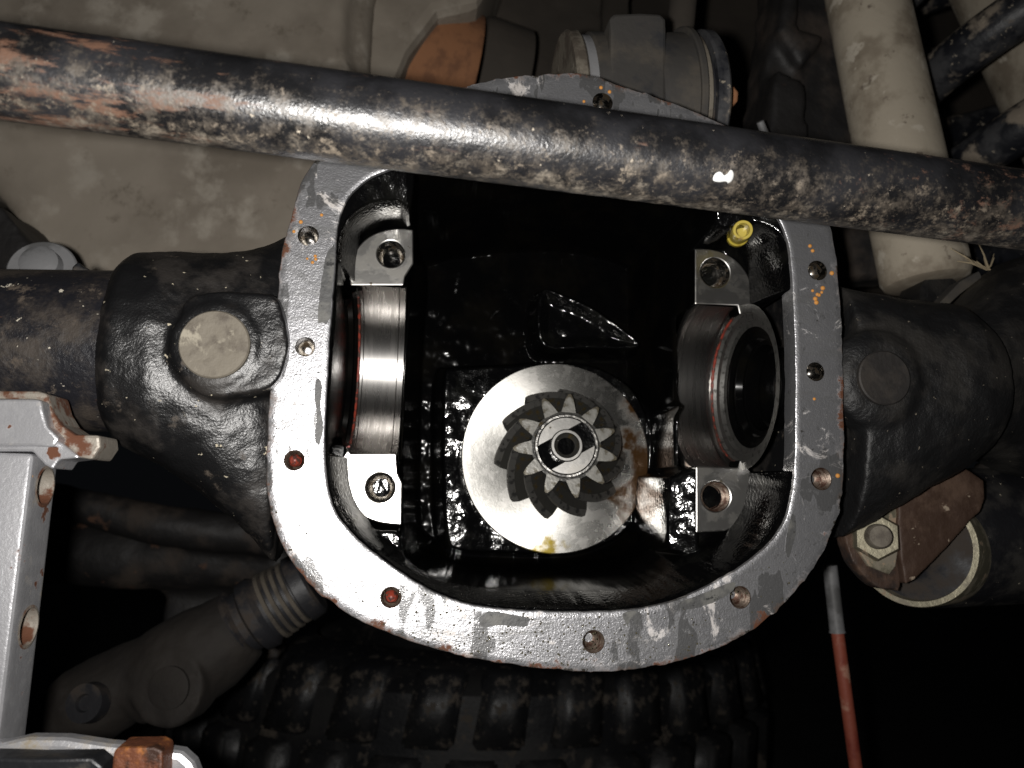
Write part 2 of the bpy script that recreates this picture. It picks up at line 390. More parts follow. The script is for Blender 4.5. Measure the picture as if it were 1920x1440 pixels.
M['tyre'] = material('muddy_tyre_rubber', ((0.010, 0.0105, 0.012), .42, 0), [dict(c=(.018, .0175, .0175), r=.6, s=9, lo=.45, hi=.6, d=8), dict(c=(.085, .07, .056), r=.95, s=15, lo=.57, hi=.64, d=10, ro=.72), dict(c=(.06, .05, .04), r=.95, s=70, lo=.58, hi=.66, d=8)], [(60, .3, .002), (260, .3, .0012)])
M['floor'] = material('dark_garage_floor', ((0.035, 0.034, 0.033), .85, 0), [dict(c=(.02, .02, .02), s=3, lo=.45, hi=.65)], [(40, .3, .003)])
M['straw'] = material('dry_straw', ((0.42, 0.34, 0.22), .8, 0))

# ------------------------------------------------------------------ setting
def sheet(name, v, mat):
    o = mesh(name, v, [(0, 1, 2, 3)], mat); o['kind'] = 'structure'; return o
FLOOR_Z = -0.48
sheet('ground', [(-8, -3, FLOOR_Z), (8, -3, FLOOR_Z), (8, 14, FLOOR_Z), (-8, 14, FLOOR_Z)], M['floor'])

# ------------------------------------------------------------------ differential axle housing
EAR_Y = 0.036          # plane of the bearing-cap seats (axle centre line)
axle = thing('axle_housing', 'open black axle housing with bare grey cover flange in the middle', 'axle', P(1045, 1258, 0.03))

OUT = [(590, 300), (562, 350), (545, 410), (528, 470), (520, 560), (511, 650), (506, 750), (500, 850), (502, 930), (520, 1003), (552, 1062), (600, 1112),
       (662, 1157), (745, 1193), (850, 1226), (960, 1246), (1080, 1258), (1180, 1255), (1290, 1235), (1380, 1200), (1450, 1150), (1510, 1088), (1552, 1018),
       (1576, 945), (1583, 850), (1582, 700), (1578, 600), (1570, 500), (1556, 425), (1525, 360), (1475, 305), (1410, 258), (1345, 228), (1280, 200), (1170, 162),
       (1095, 139), (1000, 140), (930, 148), (860, 165), (770, 195), (690, 232), (630, 265)]
INN = [(735, 316), (690, 335), (652, 372), (634, 420), (628, 500), (621, 600), (615, 700), (610, 800), (611, 880), (624, 948), (660, 1000), (730, 1058), (800, 1103),
       (870, 1130), (960, 1143), (1080, 1147), (1180, 1143), (1270, 1124), (1350, 1086), (1420, 1040), (1468, 985), (1486, 920), (1491, 850), (1492, 700),
       (1489, 600), (1484, 500), (1474, 440), (1450, 395), (1390, 345), (1300, 300), (1200, 272), (1100, 262), (980, 264), (880, 275), (800, 293)]
CX, CZ = P(1045, 715, 0).x, P(1045, 715, 0).z
def polar_loop(pts, n, y=0.0):
    l = smooth_loop(pix(pts, y), 1600)
    a = np.arctan2(l[:, 1] - CZ, l[:, 0] - CX); r = np.hypot(l[:, 0] - CX, l[:, 1] - CZ)
    o = np.argsort(a); a, r = a[o], r[o]
    ts = np.linspace(-PI, PI, n, endpoint=False)
    rr = np.interp(ts, a, r, period=2 * PI)
    return ts, rr
NA = 640
TA, RO = polar_loop(OUT, NA)
_, RI = polar_loop(INN, NA)
jit = np.array([mnoise.fractal(Vector((math.cos(t) * 14, math.sin(t) * 14, .3)), .7, 2, 4) for t in TA])
jit2 = np.array([mnoise.fractal(Vector((math.cos(t) * 20, math.sin(t) * 20, 4.3)), .9, 2, 4) for t in TA])
RO = RO + jit * 0.0005 + np.maximum(jit2 - .25, 0) * .0012; RI = RI + jit2 * 0.0003

def ring_mesh(prof, name, mat):
    """prof: list of (radius array, y)"""
    v, f = [], []
    for (r, y) in prof:
        yy = y if hasattr(y, '__len__') else np.full(NA, y)
        for t, q, z in zip(TA, r, yy): v.append((CX + math.cos(t) * q, z, CZ + math.sin(t) * q))
    for k in range(len(prof) - 1):
        for i in range(NA):
            j = (i + 1) % NA
            f.append((k * NA + i, k * NA + j, (k + 1) * NA + j, (k + 1) * NA + i))
    return v, f, name, mat

W = RO - RI
prof = [(RO + .0006 + .0006 * jit2, .0125), (RO + .0002, .006), (RO + .0000, .0006), (RO - .0002, .0002), (RO - .0006, 0.0)]
NB = 10
for k in range(1, NB): prof.append((RO - .001 - (W - .0016) * k / NB, 0.0))
prof += [(RI + .0006, 0.0), (RI + .00015, .0003), (RI, .001), (RI - .0001, .006), (RI + .0004, .0125)]
v, f, _, _ = ring_mesh(prof, 'cover_flange', None)
nF = len(prof)
f += [((nF - 1) * NA + i, (nF - 1) * NA + (i + 1) % NA, (i + 1) % NA, i) for i in range(NA)]
flange = mesh('cover_flange', v, f, M['flange'], axle)
flange.data.materials.append(M['flange_edge'])

HOLES = [(578, 442, 20, 's'), (572, 650, 19, 's'), (552, 863, 20, 'r'), (733, 1120, 20, 'r'), (1113, 1203, 21, 't'), (1388, 1120, 20, 't'),
         (1540, 898, 20, 't'), (1529, 697, 17, 's'), (1533, 507, 18, 's'), (1130, 192, 19, 's')]
cut_v, cut_f = [], []
for hx, hy, hr, kind in HOLES:
    c = P(hx, hy, 0); r = plen(hr, 0, (hx, hy))
    cut_v, cut_f = merge((cut_v, cut_f), lathe_data([(-.004, 0), (-.004, r), (.011, r), (.011, 0)], 28, c, (0, 1, 0), (1, 0, 0)))
cutter = mesh('cutter', cut_v, cut_f, None)
bo = flange.modifiers.new('h', 'BOOLEAN'); bo.operation = 'DIFFERENCE'; bo.object = cutter; bo.solver = 'EXACT'
bake(flange)
bpy.data.objects.remove(cutter)
sharp(flange, 40)
# the flange rim (faces looking outwards) carries the rusty edge material
co = np.array([v.co for v in flange.data.vertices])
ra_ = np.interp(np.arctan2(co[:, 2] - CZ, co[:, 0] - CX), TA, RO, period=2 * PI) - np.hypot(co[:, 0] - CX, co[:, 2] - CZ)
at_ = flange.data.attributes.new('rim', 'FLOAT', 'POINT')
at_.data.foreach_set('value', np.clip(1 - ra_ / .0075, 0, 1))
mi = []
for p in flange.data.polygons:
    c = p.center; out = Vector((c.x - CX, 0, c.z - CZ)).normalized()
    mi.append(1 if (p.normal.dot(out) > .45 and p.normal.y > -.75) else 0)
if len(flange.data.materials) > 1: flange.data.polygons.foreach_set('material_index', mi)

def tapped_hole(c, r, kind, parent, depth=.013, axis=(0, 1, 0)):
    pr = [(.0004, r * 1.0)]
    if kind == 's':
        pr += [(.001, r * .97), (depth * .55, r * .93), (depth * .6, r * .9), (depth, 0)]
    else:
        n = 9
        for k in range(n):
            t = .0008 + (depth - .004) * k / n
            pr += [(t, r * .98), (t + (depth - .004) / n * .5, r * .86)]
        pr += [(depth - .004, r * .8), (depth, 0)]
    o = lathe('bolt_hole', pr, 28, c, axis, (1, 0, 0) if abs(axis[0]) < .5 else (0, 0, 1), M['thread_rust'] if kind != 's' else M['thread'], parent)
    if kind == 'r':
        lathe('sealant_plug', [(0.003, r * .62), (.0018, r * .45), (.0026, r * .2), (.003, 0)], 16, c, axis, (1, 0, 0), M['red_seal'], o)
    return o
for hx, hy, hr, kind in HOLES:
    tapped_hole(P(hx, hy, 0), plen(hr, 0, (hx, hy)), kind, axle)

# torn gasket scraps still stuck to the face, and beads of oil on the lower half
for sc_ in ([(626, 462), (612, 480), (604, 520), (598, 565), (597, 598), (606, 606), (619, 600), (621, 560), (626, 510)],
            [(594, 708), (604, 722), (601, 760), (606, 800), (598, 836), (590, 820), (594, 780), (590, 742)],
            [(907, 1152), (925, 1146), (988, 1158), (992, 1164), (982, 1175), (940, 1172), (905, 1176), (898, 1166)],
            [(1168, 1150), (1190, 1146), (1202, 1152), (1192, 1170), (1184, 1160), (1176, 1172), (1170, 1162)],
            [(1486, 962), (1492, 985), (1488, 1014), (1478, 1044), (1472, 1030), (1476, 998)],
            [(1372, 1092), (1320, 1112), (1272, 1132), (1290, 1142), (1340, 1128), (1375, 1106)]):
    lp = smooth_loop(pix(sc_, 0), 44)
    cen = lp.mean(0)
    lp = [tuple(cen + (p - cen) * (1 + .10 * mnoise.noise(Vector((p[0] * 900, 0, p[1] * 900))))) for p in lp]
    v, f = prism_data(lp, -.00035, .0004)
    sharp(mesh('gasket_scrap', v, f, M['gasket'], axle), 40)
dv, df = [], []
for k in range(420):
    a = random.gauss(-1.62, .42); i_ = int((a + PI) / (2 * PI) * NA) % NA
    rr_ = RI[i_] + .0012 + (W[i_] - .0026) * random.random() ** (.7 if random.random() < .6 else 1.6)
    c_ = Vector((CX + math.cos(a) * rr_, 0, CZ + math.sin(a) * rr_)); r_ = random.choice((.00025, .0003, .0004, .00055))
    dv, df = merge((dv, df), lathe_data([(.0001, r_), (-r_ * .35, r_ * .8), (-r_ * .6, r_ * .35), (-r_ * .65, 0)], 7, c_, (0, 1, 0), (1, 0, 0)))
od = mesh('oil_drops', dv, df, M['drop'], axle); od['kind'] = 'stuff'

# shell behind the flange, tapering back
prof = [(RO - .002, .012), (RO - .006, .02), (RO - .010, .04), (RO * .93, .07), (RO * .89, .11), (RO * .82, .14), (RO * .68, .158), (RO * .4, .166), (RO * .0 + .004, .168)]
v, f, _, _ = ring_mesh(prof, '', None)
mesh('housing_shell', v, f, M['cast'], axle)

# --- inside of the casting: one continuous height sheet
inn = np.stack([CX + np.cos(TA) * (RI - .0002), CZ + np.sin(TA) * (RI - .0002)], 1)
step = 0.00058
x0, x1 = inn[:, 0].min(), inn[:, 0].max(); z0, z1 = inn[:, 1].min(), inn[:, 1].max()
gx = np.arange(x0 - .001, x1 + .001, step); gz = np.arange(z0 - .001, z1 + .001, step)
GX, GZ = np.meshgrid(gx, gz, indexing='ij')
def sdf_poly(X, Z, poly):
    """positive inside"""
    d2 = np.full(X.shape, 1e9); ins = np.zeros(X.shape, bool); n = len(poly)
    for i in range(n):
        ax, az = poly[i]; bx, bz = poly[(i + 1) % n]
        ex, ez = bx - ax, bz - az; L = ex * ex + ez * ez + 1e-18
        t = np.clip(((X - ax) * ex + (Z - az) * ez) / L, 0, 1)
        d2 = np.minimum(d2, (X - ax - t * ex) ** 2 + (Z - az - t * ez) ** 2)
        c = (az > Z) != (bz > Z)
        ins ^= c & (X < (bx - ax) * (Z - az) / (bz - az + 1e-18) + ax)
    return np.where(ins, 1, -1) * np.sqrt(d2)
def ss(a, b, x):
    t = np.clip((x - a) / (b - a), 0, 1); return t * t * (3 - 2 * t)
tt = np.arctan2(GZ - CZ, GX - CX)
d_in = (np.interp(tt, TA, RI, period=2 * PI) - np.hypot(GX - CX, GZ - CZ))      # >0 inside
SHELF = 0.046
Y = .002 + (SHELF - .002) * ss(-.0005, .011, d_in)
pk = smooth_loop(pix([(768, 300), (768, 460), (760, 540), (752, 700), (748, 850), (750, 1000), (775, 1050), (850, 1085), (960, 1100), (1100, 1102), (1200, 1090), (1270, 1050),
                      (1303, 1010), (1308, 870), (1308, 700), (1308, 560), (1304, 400), (1290, 330), (1150, 290), (950, 285), (820, 290)], EAR_Y), 160)
sp = np.minimum(sdf_poly(GX, GZ, pk), d_in - .004)
BACK = 0.135
pock = ss(-.0012, .0045, sp)
Y = Y * (1 - pock) + np.maximum(Y, .07 + (BACK - .07) * ss(.0005, .012, sp)) * pock
# bearing bore troughs: clear space behind the ground saddles
ax_l, ax_r = P(705, 692, EAR_Y), P(1345, 723, EAR_Y)
R_L, R_R = (P(705, 535, EAR_Y) - P(705, 850, EAR_Y)).length / 2, (P(1345, 572, EAR_Y) - P(1345, 874, EAR_Y)).length / 2
xl0, xl1 = P(650, 692, EAR_Y).x, P(752, 692, EAR_Y).x
xr0, xr1 = P(1308, 723, EAR_Y).x, P(1412, 723, EAR_Y).x
def trough(Y, xa, xb, cz, r):
    k = ss(-.001, .001, np.minimum(GX - xa, xb - GX)) * ss(-.0012, .0012, r + .001 - np.abs(GZ - cz))
    return Y * (1 - k) + np.maximum(Y, .095) * k
# webs outside the bores stand nearly flush with the flange
def web(Y, xa, xb, cz, half, y):
    k = ss(-.003, .004, np.minimum(GX - xa, xb - GX)) * ss(0, .014, half - np.abs(GZ - cz))
    return Y * (1 - k) + np.minimum(Y, y) * k
Y = web(Y, xr1 + .004, x1 + .02, ax_r.z, .042, .006)
Y = web(Y, x0 - .02, xl0 - .003, ax_l.z, .042, .008)
Y = trough(Y, xl0 - .0030, xl1 + .001, ax_l.z, R_L); Y = trough(Y, xr0 - .001, xr1 + .006, ax_r.z, R_R)
# pinion boss on the back wall
SEAT_Y = 0.098
bs = smooth_loop(pix([(826, 700), (850, 682), (960, 676), (1050, 670), (1130, 682), (1195, 725), (1226, 790), (1236, 860), (1224, 935), (1188, 995), (1136, 1030), (1060, 1046),
                      (960, 1046), (860, 1040), (830, 1010), (822, 860)], SEAT_Y), 140)
sb = sdf_poly(GX, GZ, bs)
k = ss(-.004, .004, sb)
Y = Y * (1 - k) + np.minimum(Y, SEAT_Y + .0022) * k
# cast fin above the pinion, with a raised lip, and a low vertical rib
fin = np.array(pix([(1010, 553), (1060, 562), (1110, 585), (1160, 620), (1192, 655), (1100, 658), (1012, 650)], .112))
sf = sdf_poly(GX, GZ, smooth_loop(fin, 80))
Y = np.minimum(Y, np.where(sf > -.003, .120 - .017 * ss(-.003, .0010, sf) + .005 * ss(.0006, .009, sf), 1))
# ledge beside the lower right seat, and ridges, shaped to catch torch highlights
ldg = sdf_poly(GX, GZ, smooth_loop(pix([(1252, 905), (1262, 890), (1306, 882), (1308, 1000), (1306, 1040), (1270, 1038), (1250, 1020)], .042), 60))
k = ss(-.0016, .0016, ldg); xe = P(1306, 960, .037).x
Y = Y * (1 - k) + np.minimum(Y, .0378 + np.maximum(xe - GX, 0) * .42) * k
def ridge(Y, a, b, y, amp, sig):
    p, q = P(*a, y), P(*b, y); ex, ez = q.x - p.x, q.z - p.z; L = ex * ex + ez * ez
    t = np.clip(((GX - p.x) * ex + (GZ - p.z) * ez) / L, 0, 1)
    d2 = (GX - p.x - t * ex) ** 2 + (GZ - p.z - t * ez) ** 2
    return Y - amp * np.exp(-d2 / sig ** 2)
dp = np.maximum(d_in, 0)
for poly, fy in (([(600, 470), (600, 380), (640, 330), (700, 300), (776, 290), (776, 422), (745, 421), (712, 426), (684, 440), (664, 458), (652, 480), (630, 490)], None),
                 ([(1304, 330), (1400, 320), (1470, 380), (1510, 440), (1510, 560), (1450, 560), (1432, 545), (1420, 508), (1398, 476), (1366, 459), (1304, 454)], None),
                 ([(604, 890), (626, 905), (640, 945), (668, 975), (700, 990), (752, 996), (752, 1062), (720, 1080), (650, 1030), (604, 960)], .028)):
    sd = sdf_poly(GX, GZ, smooth_loop(pix(poly, EAR_Y + .003), 90)); k = ss(-.0012, .0016, sd)
    tgt = .002 + .33 * dp + 5 * dp ** 2 if fy is None else .003 + (fy - .003) * ss(0, .006, d_in)
    Y = Y * (1 - k) + np.minimum(Y, tgt) * k  # slopes round the opening, tilted to catch the torch in streaks
Y = ridge(Y, (1450, 650), (1452, 830), .012, .0022, .0022)  # web ridges added to draw thin highlight lines
Y = ridge(Y, (1472, 640), (1474, 840), .006, .0018, .0018)
Y = ridge(Y, (628, 640), (622, 800), .010, .002, .0022)
# small cast bumps on the pocket side near the right bore
bp = P(1258, 768, .07); Y -= .010 * np.exp(-((GX - bp.x) ** 2 + (GZ - bp.z) ** 2) / .0032 ** 2)
nz = np.array([mnoise.fractal(Vector((a * 55, 0, b * 55)), .9, 2, 3) for a, b in zip(GX.ravel()[::1], GZ.ravel()[::1])]).reshape(GX.shape)
Y = Y + nz * .0011 * ss(0, .006, d_in)
keep = d_in > -.0006
idx = -np.ones(GX.shape, int); idx[keep] = np.arange(keep.sum())
V = np.stack([GX[keep], Y[keep], GZ[keep]], 1)
q = np.stack([idx[:-1, :-1], idx[1:, :-1], idx[1:, 1:], idx[:-1, 1:]], -1).reshape(-1, 4)
q = q[(q >= 0).all(1)]
qc = V[q].mean(1)
tun = (np.abs(qc[:, 2] - ax_r.z) < R_R - .0165) & (qc[:, 0] > xr1 + .002) & (qc[:, 0] < xr1 + .0095) & (V[q][:, :, 1].max(1) > .016)
q = q[~tun]          # the axle tube opens through the web here
me = bpy.data.meshes.new('casting_interior')
me.vertices.add(len(V)); me.vertices.foreach_set('co', V.ravel())
me.loops.add(len(q) * 4); me.loops.foreach_set('vertex_index', q.ravel())
me.polygons.add(len(q)); me.polygons.foreach_set('loop_start', np.arange(len(q)) * 4); me.polygons.foreach_set('loop_total', np.full(len(q), 4))
me.update(); me.validate()
ci = link('casting_interior', me, M['oil'], axle)
me.materials.append(M['oil_smooth'])
smooth_v = ((sp > -.0012) & (sb < -.001) & (sf < -.003) & (ldg < .0019))[keep]       # oil-filmed pocket walls, the rest is rough sand casting
me.polygons.foreach_set('material_index', smooth_v[q].all(1).astype(np.int32))

# --- bearing cap seats (ears) with bolt holes
def ear(pts, hole, kind, name='bearing_cap_seat'):
    arc = [p for p in pts if len(p) == 3]; rest = [p for p in pts if len(p) == 2]
    arc = [tuple(a) for a in smooth_loop([p[:2] for p in arc], 30, closed=False)]
    o = prism(name, arc + rest, EAR_Y, EAR_Y + .014, M['steel'], axle)
    c = P(hole[0], hole[1], EAR_Y); r = plen(hole[2], EAR_Y, hole[:2])
    v, f = lathe_data([(-.004, 0), (-.004, r), (.012, r), (.012, 0)], 32, c, (0, 1, 0), (1, 0, 0))
    k = mesh('cutter', v, f, None)
    b = o.modifiers.new('h', 'BOOLEAN'); b.operation = 'DIFFERENCE'; b.object = k; b.solver = 'EXACT'
    bv = o.modifiers.new('bv', 'BEVEL'); bv.width = .0007; bv.segments = 2; bv.limit_method = 'ANGLE'; bv.angle_limit = math.radians(50)
    bake(o); bpy.data.objects.remove(k); sharp(o, 18)
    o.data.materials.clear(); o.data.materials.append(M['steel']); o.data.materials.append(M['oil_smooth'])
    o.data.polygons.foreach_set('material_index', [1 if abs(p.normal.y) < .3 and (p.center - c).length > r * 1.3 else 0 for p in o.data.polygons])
    h = tapped_hole(c, r, kind, o, depth=.014)
    return o
ear([(657, 535, 0), (655, 508, 0), (662, 479, 0), (678, 455, 0), (700, 439, 0), (728, 430, 0), (752, 428, 0), (775, 430, 0), (775, 495), (759, 520), (757, 535)], (733, 476, 26), 's')
ear([(753, 985, 0), (712, 980, 0), (680, 967, 0), (655, 944, 0), (639, 915, 0), (634, 885, 0), (640, 862, 0), (652, 843, 0), (658, 850), (743, 850), (745, 885), (754, 905)], (713, 914, 27), 's')
ear([(1303, 466, 0), (1332, 467, 0), (1360, 475, 0), (1384, 491, 0), (1402, 515, 0), (1411, 545, 0), (1411, 572, 0), (1402, 590, 0), (1387, 589), (1383, 573), (1303, 570)], (1341, 511, 27), 's')
ear([(1388, 862, 0), (1402, 876, 0), (1414, 896, 0), (1418, 918, 0), (1414, 945, 0), (1402, 968, 0), (1384, 985, 0), (1358, 996, 0), (1305, 999), (1305, 874), (1384, 877)], (1342, 931, 27), 't')

# --- ground half bores, shoulders, seals
def saddle(cx0, cx1, cz, R, s):
    """s=+1: shoulder on the +x side"""
    o = Vector((cx0 if s > 0 else cx1, EAR_Y, cz)); L = cx1 - cx0
    pr = [(0, R + .004), (0, R + .0008), (.0007, R), (L * .13, R), (L * .14, R + .0003), (L * .15, R), (L * .80, R), (L * .82, R + .0012), (L * .9, R + .0012), (L * .9, R - .002)]
    return lathe('bearing_bore', pr, 96, o, (s, 0, 0), (0, 1, 0), M['bore'], axle, -PI / 2, PI / 2, 25)
def seal(cx0, cx1, cz, R, s):
    L = cx1 - cx0
    o = Vector(((cx0 if s > 0 else cx1) + s * L * .9, EAR_Y, cz))
    sh = lathe('shoulder_ring', [(0, R + .001), (.0002, R - .0035), (.002, R - .0042), (.0025, R - .0075), (.005, R - .008), (.0055, R - .011)],
               96, o, (s, 0, 0), (0, 1, 0), M['bore_dark'] if s > 0 else M['oil_smooth'], axle, 0 if s > 0 else -PI / 2, 2 * PI if s > 0 else PI / 2, 25)
    lathe('axle_seal', [(.0056, R - .0105), (.006, R - .013), (.008, R - .0135), (.0085, R - .0165), (.012, R - .018), (.0125, R - .0205), (.02, R - .021), (.0205, R - .023), (.05, R - .024), (.05, 0)], 80, o, (s, 0, 0), (0, 1, 0), M['oil_smooth'], axle, 0 if s > 0 else -PI / 2, 2 * PI if s > 0 else PI / 2, 25)
    # squeezed-out red sealant bead
    pts = []
    for k in range(70):
        a = -1.35 + 2.7 * k / 69
        pts.append(o + Vector((-s * .0004, math.cos(a) * (R - .0030), math.sin(a) * (R - .0030))))
    rad = [.00085 * (.45 + .9 * abs(mnoise.noise(Vector((k * .35, 2 * s, 1))))) + .00025 for k in range(70)]
    tube('sealant_bead', pts, rad, M['red_seal'], axle, 8)
    v, f = lathe_data([(.03, R), (.03, 0)], 32, o, (s, 0, 0), (0, 1, 0))
saddle(xl0 - .0005, xl1 + .0008, ax_l.z, R_L, -1); seal(xl0 - .0005, xl1 + .0008, ax_l.z, R_L, -1)
saddle(xr0, xr1 - .004, ax_r.z, R_R, 1); seal(xr0, xr1 - .004, ax_r.z, R_R, 1)

# --- pinion seat ring
sc = P(1043, 857, SEAT_Y - .002); sr_ = plen(172, SEAT_Y, (1043, 857))
lathe('pinion_seat', [(.004, sr_), (.0006, sr_), (0, sr_ - .0006), (0, sr_ * .35), (.006, sr_ * .34)], 128, sc, (0, 1, 0), (1, 0, 0), M['seat'], axle)

# --- amber breather tube
bt = P(1384, 441, .026); bh = P(1393, 431, .006)
d = (bh - bt).normalized(); L = (bh - bt).length; r = plen(19, .03)
lathe('breather_tube', [(-.004, r * 1.15), (0, r * 1.12), (.0008, r * .95), (L - .0008, r * .98), (L, r * .92), (L, r * .68), (L - .002, r * .62), (L - .009, r * .55), (L - .009, 0)], 32, bt, d, (1, 0, 0), M['amber'], axle)

# --- axle necks (cast), axle tubes, plug welds
def ring_loft(stations, n=40):
    v, f = [], []
    for (c, hz, hy, e) in stations:
        for k in range(n):
            a = 2 * PI * k / n
            ca, sa = math.cos(a), math.sin(a)
            v.append(Vector(c) + Vector((0, hy * math.copysign(abs(ca) ** e, ca), hz * math.copysign(abs(sa) ** e, sa))))
    m = len(stations)
    for i in range(m - 1):
        for k in range(n): f.append((i * n + k, i * n + (k + 1) % n, (i + 1) * n + (k + 1) % n, (i + 1) * n + k))
    f.append(tuple(range(n))); f.append(tuple((m - 1) * n + k for k in range(n)))
    return v, f
def st(px, top, bot, yc, hy, e=.9):
    a, b = P(px, top, yc), P(px, bot, yc)
    return (Vector(((a.x + b.x) / 2, yc, (a.z + b.z) / 2)), (a.z - b.z) / 2, hy, e)
tubeL = [st(-260, 505, 790, .036, .037, 1), st(238, 512, 812, .036, .037, 1)]
neck = ring_loft([st(236, 508, 818, .036, .0375, 1), st(243, 494, 826, .036, .040), st(262, 482, 842, .036, .043), st(330, 480, 878, .038, .044), st(400, 482, 924, .042, .043),
                  st(460, 476, 972, .045, .042, .85), st(505, 464, 1012, .05, .042, .8), st(545, 440, 1060, .055, .042, .8)])
pad = prism_data([tuple(q) for q in smooth_loop(pix([(332, 600), (350, 560), (395, 546), (460, 548), (520, 560), (540, 640), (520, 715), (460, 738), (390, 742), (345, 715), (328, 660)], -.008), 48)], -.0085, .03)
rimr = plen(74, -.01)
rim = lathe_data([(0, 0), (0, rimr), (.004, rimr * 1.08), (.01, rimr * 1.1), (.01, 0)], 40, P(400, 645, -.0105), (0, 1, 0), (1, 0, 0))
organic('axle_neck', merge(neck, pad, rim), M['cast'], axle, .0016, 5, .0007, 60)
r = plen(61, -.012)
lathe('plug_weld', [(.004, r), (.0008, r), (.0, r * .96), (-.0002, r * .6), (.0006, r * .3), (0, 0)], 48, P(401, 645, -.0125), (0.02, 1, 0), (1, 0, 0), M['plug'], axle)
v, f = ring_loft([st(-300, 505, 786, .036, .037, 1)] + [st(-300 + 545 * k / 8, 505 + 7 * k / 8, 786 + 26 * k / 8, .036, .037, 1) for k in range(1, 9)], 64)
sharp(mesh('axle_tube', v, f, M['axle_tube'], axle), 50)

neckR = ring_loft([st(1545, 540, 1010, .05, .042, .8), st(1600, 552, 985, .048, .042, .85), st(1680, 566, 938, .046, .042, .9), st(1760, 574, 890, .045, .043, .9), st(1800, 605, 862, .045, .04, .9), st(1818, 650, 830, .045, .034, 1)])
rr = plen(88, 0, (1660, 708))
rimR = lathe_data([(0, 0), (0, rr * .72), (.005, rr), (.02, rr * 1.05), (.02, 0)], 40, P(1660, 708, .002), (0, 1, 0), (1, 0, 0))
organic('axle_neck', merge(neckR, rimR), M['cast_dull'], axle, .0017, 6, .0008, 60)
r = plen(48, 0, (1660, 708))
lathe('plug_weld', [(.004, r), (.0006, r), (0, r * .95), (.0004, r * .5), (0, 0)], 48, P(1660, 708, -.0006), (0, 1, 0), (1, 0, 0), M['plug_dark'], axle)
knR = ring_loft([st(1790, 600, 850, .05, .036, 1), st(1835, 540, 862, .06, .042, .9), st(1900, 490, 890, .065, .05, .85), st(2000, 470, 905, .065, .055, .8), st(2200, 465, 905, .065, .055, .8)])
organic('spring_pad', knR, M['cast_dull'], axle, .0022, 5, .0011, 50)

# orange grains stuck on the flange
for gxp, gyp, gr in [(564, 416, 5), (603, 403, 4), (551, 434, 4), (591, 480, 4), (592, 486, 4), (586, 492, 4), (576, 485, 3), (1519, 461, 5), (1524, 470, 5), (1560, 512, 6), (1543, 540, 6), (1524, 545, 4), (1533, 552, 5),
                     (1536, 553, 5), (1541, 548, 4), (1529, 560, 6), (1531, 567, 6), (1127, 164, 5), (1143, 172, 5), (1095, 190, 4), (1571, 892, 6), (1527, 748, 4)]:
    r = plen(gr, 0) * .8
    lathe('grain', [(-r * .7, 0), (-r * .5, r * .7), (0, r), (r * .4, r * .9)], 10, P(gxp, gyp, -.0001), (0, 1, 0), (1, 0, 0), M['grain'], axle, ang=80)

# ------------------------------------------------------------------ pinion gear
pin = thing('pinion_gear', 'bare steel pinion gear in the oily housing, eleven teeth facing out', 'gear', P(1050, 850, .098))
FR_Y, BK_Y = .066, .098
pc0 = P(1062, 836, FR_Y); pc1 = P(1049, 850, BK_Y)
paxis = (pc1 - pc0).normalized()
ro0, ri0 = plen(96, FR_Y, (1062, 836)), plen(66, FR_Y, (1062, 836))
ro1, ri1 = plen(124, BK_Y, (1050, 846)), plen(97, BK_Y, (1050, 846))
PL = (pc1 - pc0).length
body_ = lathe('gear_body', [(.0004, ri0 * .88), (.0004, ri0 * .98), (.002, ri0), (PL, ri1), (PL + .003, ri1 * .9)], 66, pc0, paxis, (1, 0, 0), M['gear_dark'], pin)
ref = Vector((1, 0, 0)); ref = (ref - paxis * ref.dot(paxis)).normalized(); oth = paxis.cross(ref)
def tooth_mesh():
    v, f = [], []; n = 12
    sec = [(-.40, 0), (-.27, .35), (-.17, .7), (-.055, 1), (.055, 1), (.17, .7), (.27, .35), (.40, 0)]
    for i in range(n + 1):
        t = i / n
        tw = math.radians(-44) * t
        ri = ri0 + (ri1 - ri0) * t - .0008; ro = ro0 + (ro1 - ro0) * t
        ww = 2 * PI / 11 * .92
        for (a, h) in sec:
            an = tw + a * ww * (1.0 if h < .9 else .9); rr = ri + (ro - ri) * h
            v.append(paxis * (PL * t) + ref * (math.cos(an) * rr) + oth * (math.sin(an) * rr))
    k = len(sec)
    for i in range(n):
        for j in range(k - 1): f.append((i * k + j, i * k + j + 1, (i + 1) * k + j + 1, (i + 1) * k + j))
    f.append(tuple(range(k))); f.append(tuple(n * k + j for j in range(k)))
    return v, f
tv, tf = tooth_mesh()
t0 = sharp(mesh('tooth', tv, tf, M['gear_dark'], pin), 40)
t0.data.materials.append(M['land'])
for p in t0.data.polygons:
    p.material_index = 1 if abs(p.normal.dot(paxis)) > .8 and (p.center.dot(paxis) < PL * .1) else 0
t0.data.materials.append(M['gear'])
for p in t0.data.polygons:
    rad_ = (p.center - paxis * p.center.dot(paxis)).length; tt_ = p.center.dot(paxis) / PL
    if p.material_index == 0 and .02 < tt_ < .98 and rad_ > (ro0 + (ro1 - ro0) * tt_) * .93: p.material_index = 2  # tip lands take paler steel, so lit edges show by colour
bevelm = None
base_pi = t0.matrix_parent_inverse.copy()
for k in range(11):
    o = t0 if k == 0 else t0.copy()
    if k: COL.objects.link(o)
    o.matrix_parent_inverse = base_pi
    o.matrix_basis = Matrix.Translation(pc0) @ Matrix.Rotation(math.radians(13) + 2 * PI * k / 11 + random.uniform(-.03, .03), 4, paxis) @ Matrix.Scale(random.uniform(.96, 1.03), 4)
rf = plen(54, FR_Y, (1062, 836))
lathe('end_face', [(-.0003, ri0 * .90), (-.0009, rf * 1.06), (-.0009, rf * 1.0), (.0012, rf * .99)], 64, pc0, paxis, (1, 0, 0), M['gear'], pin)
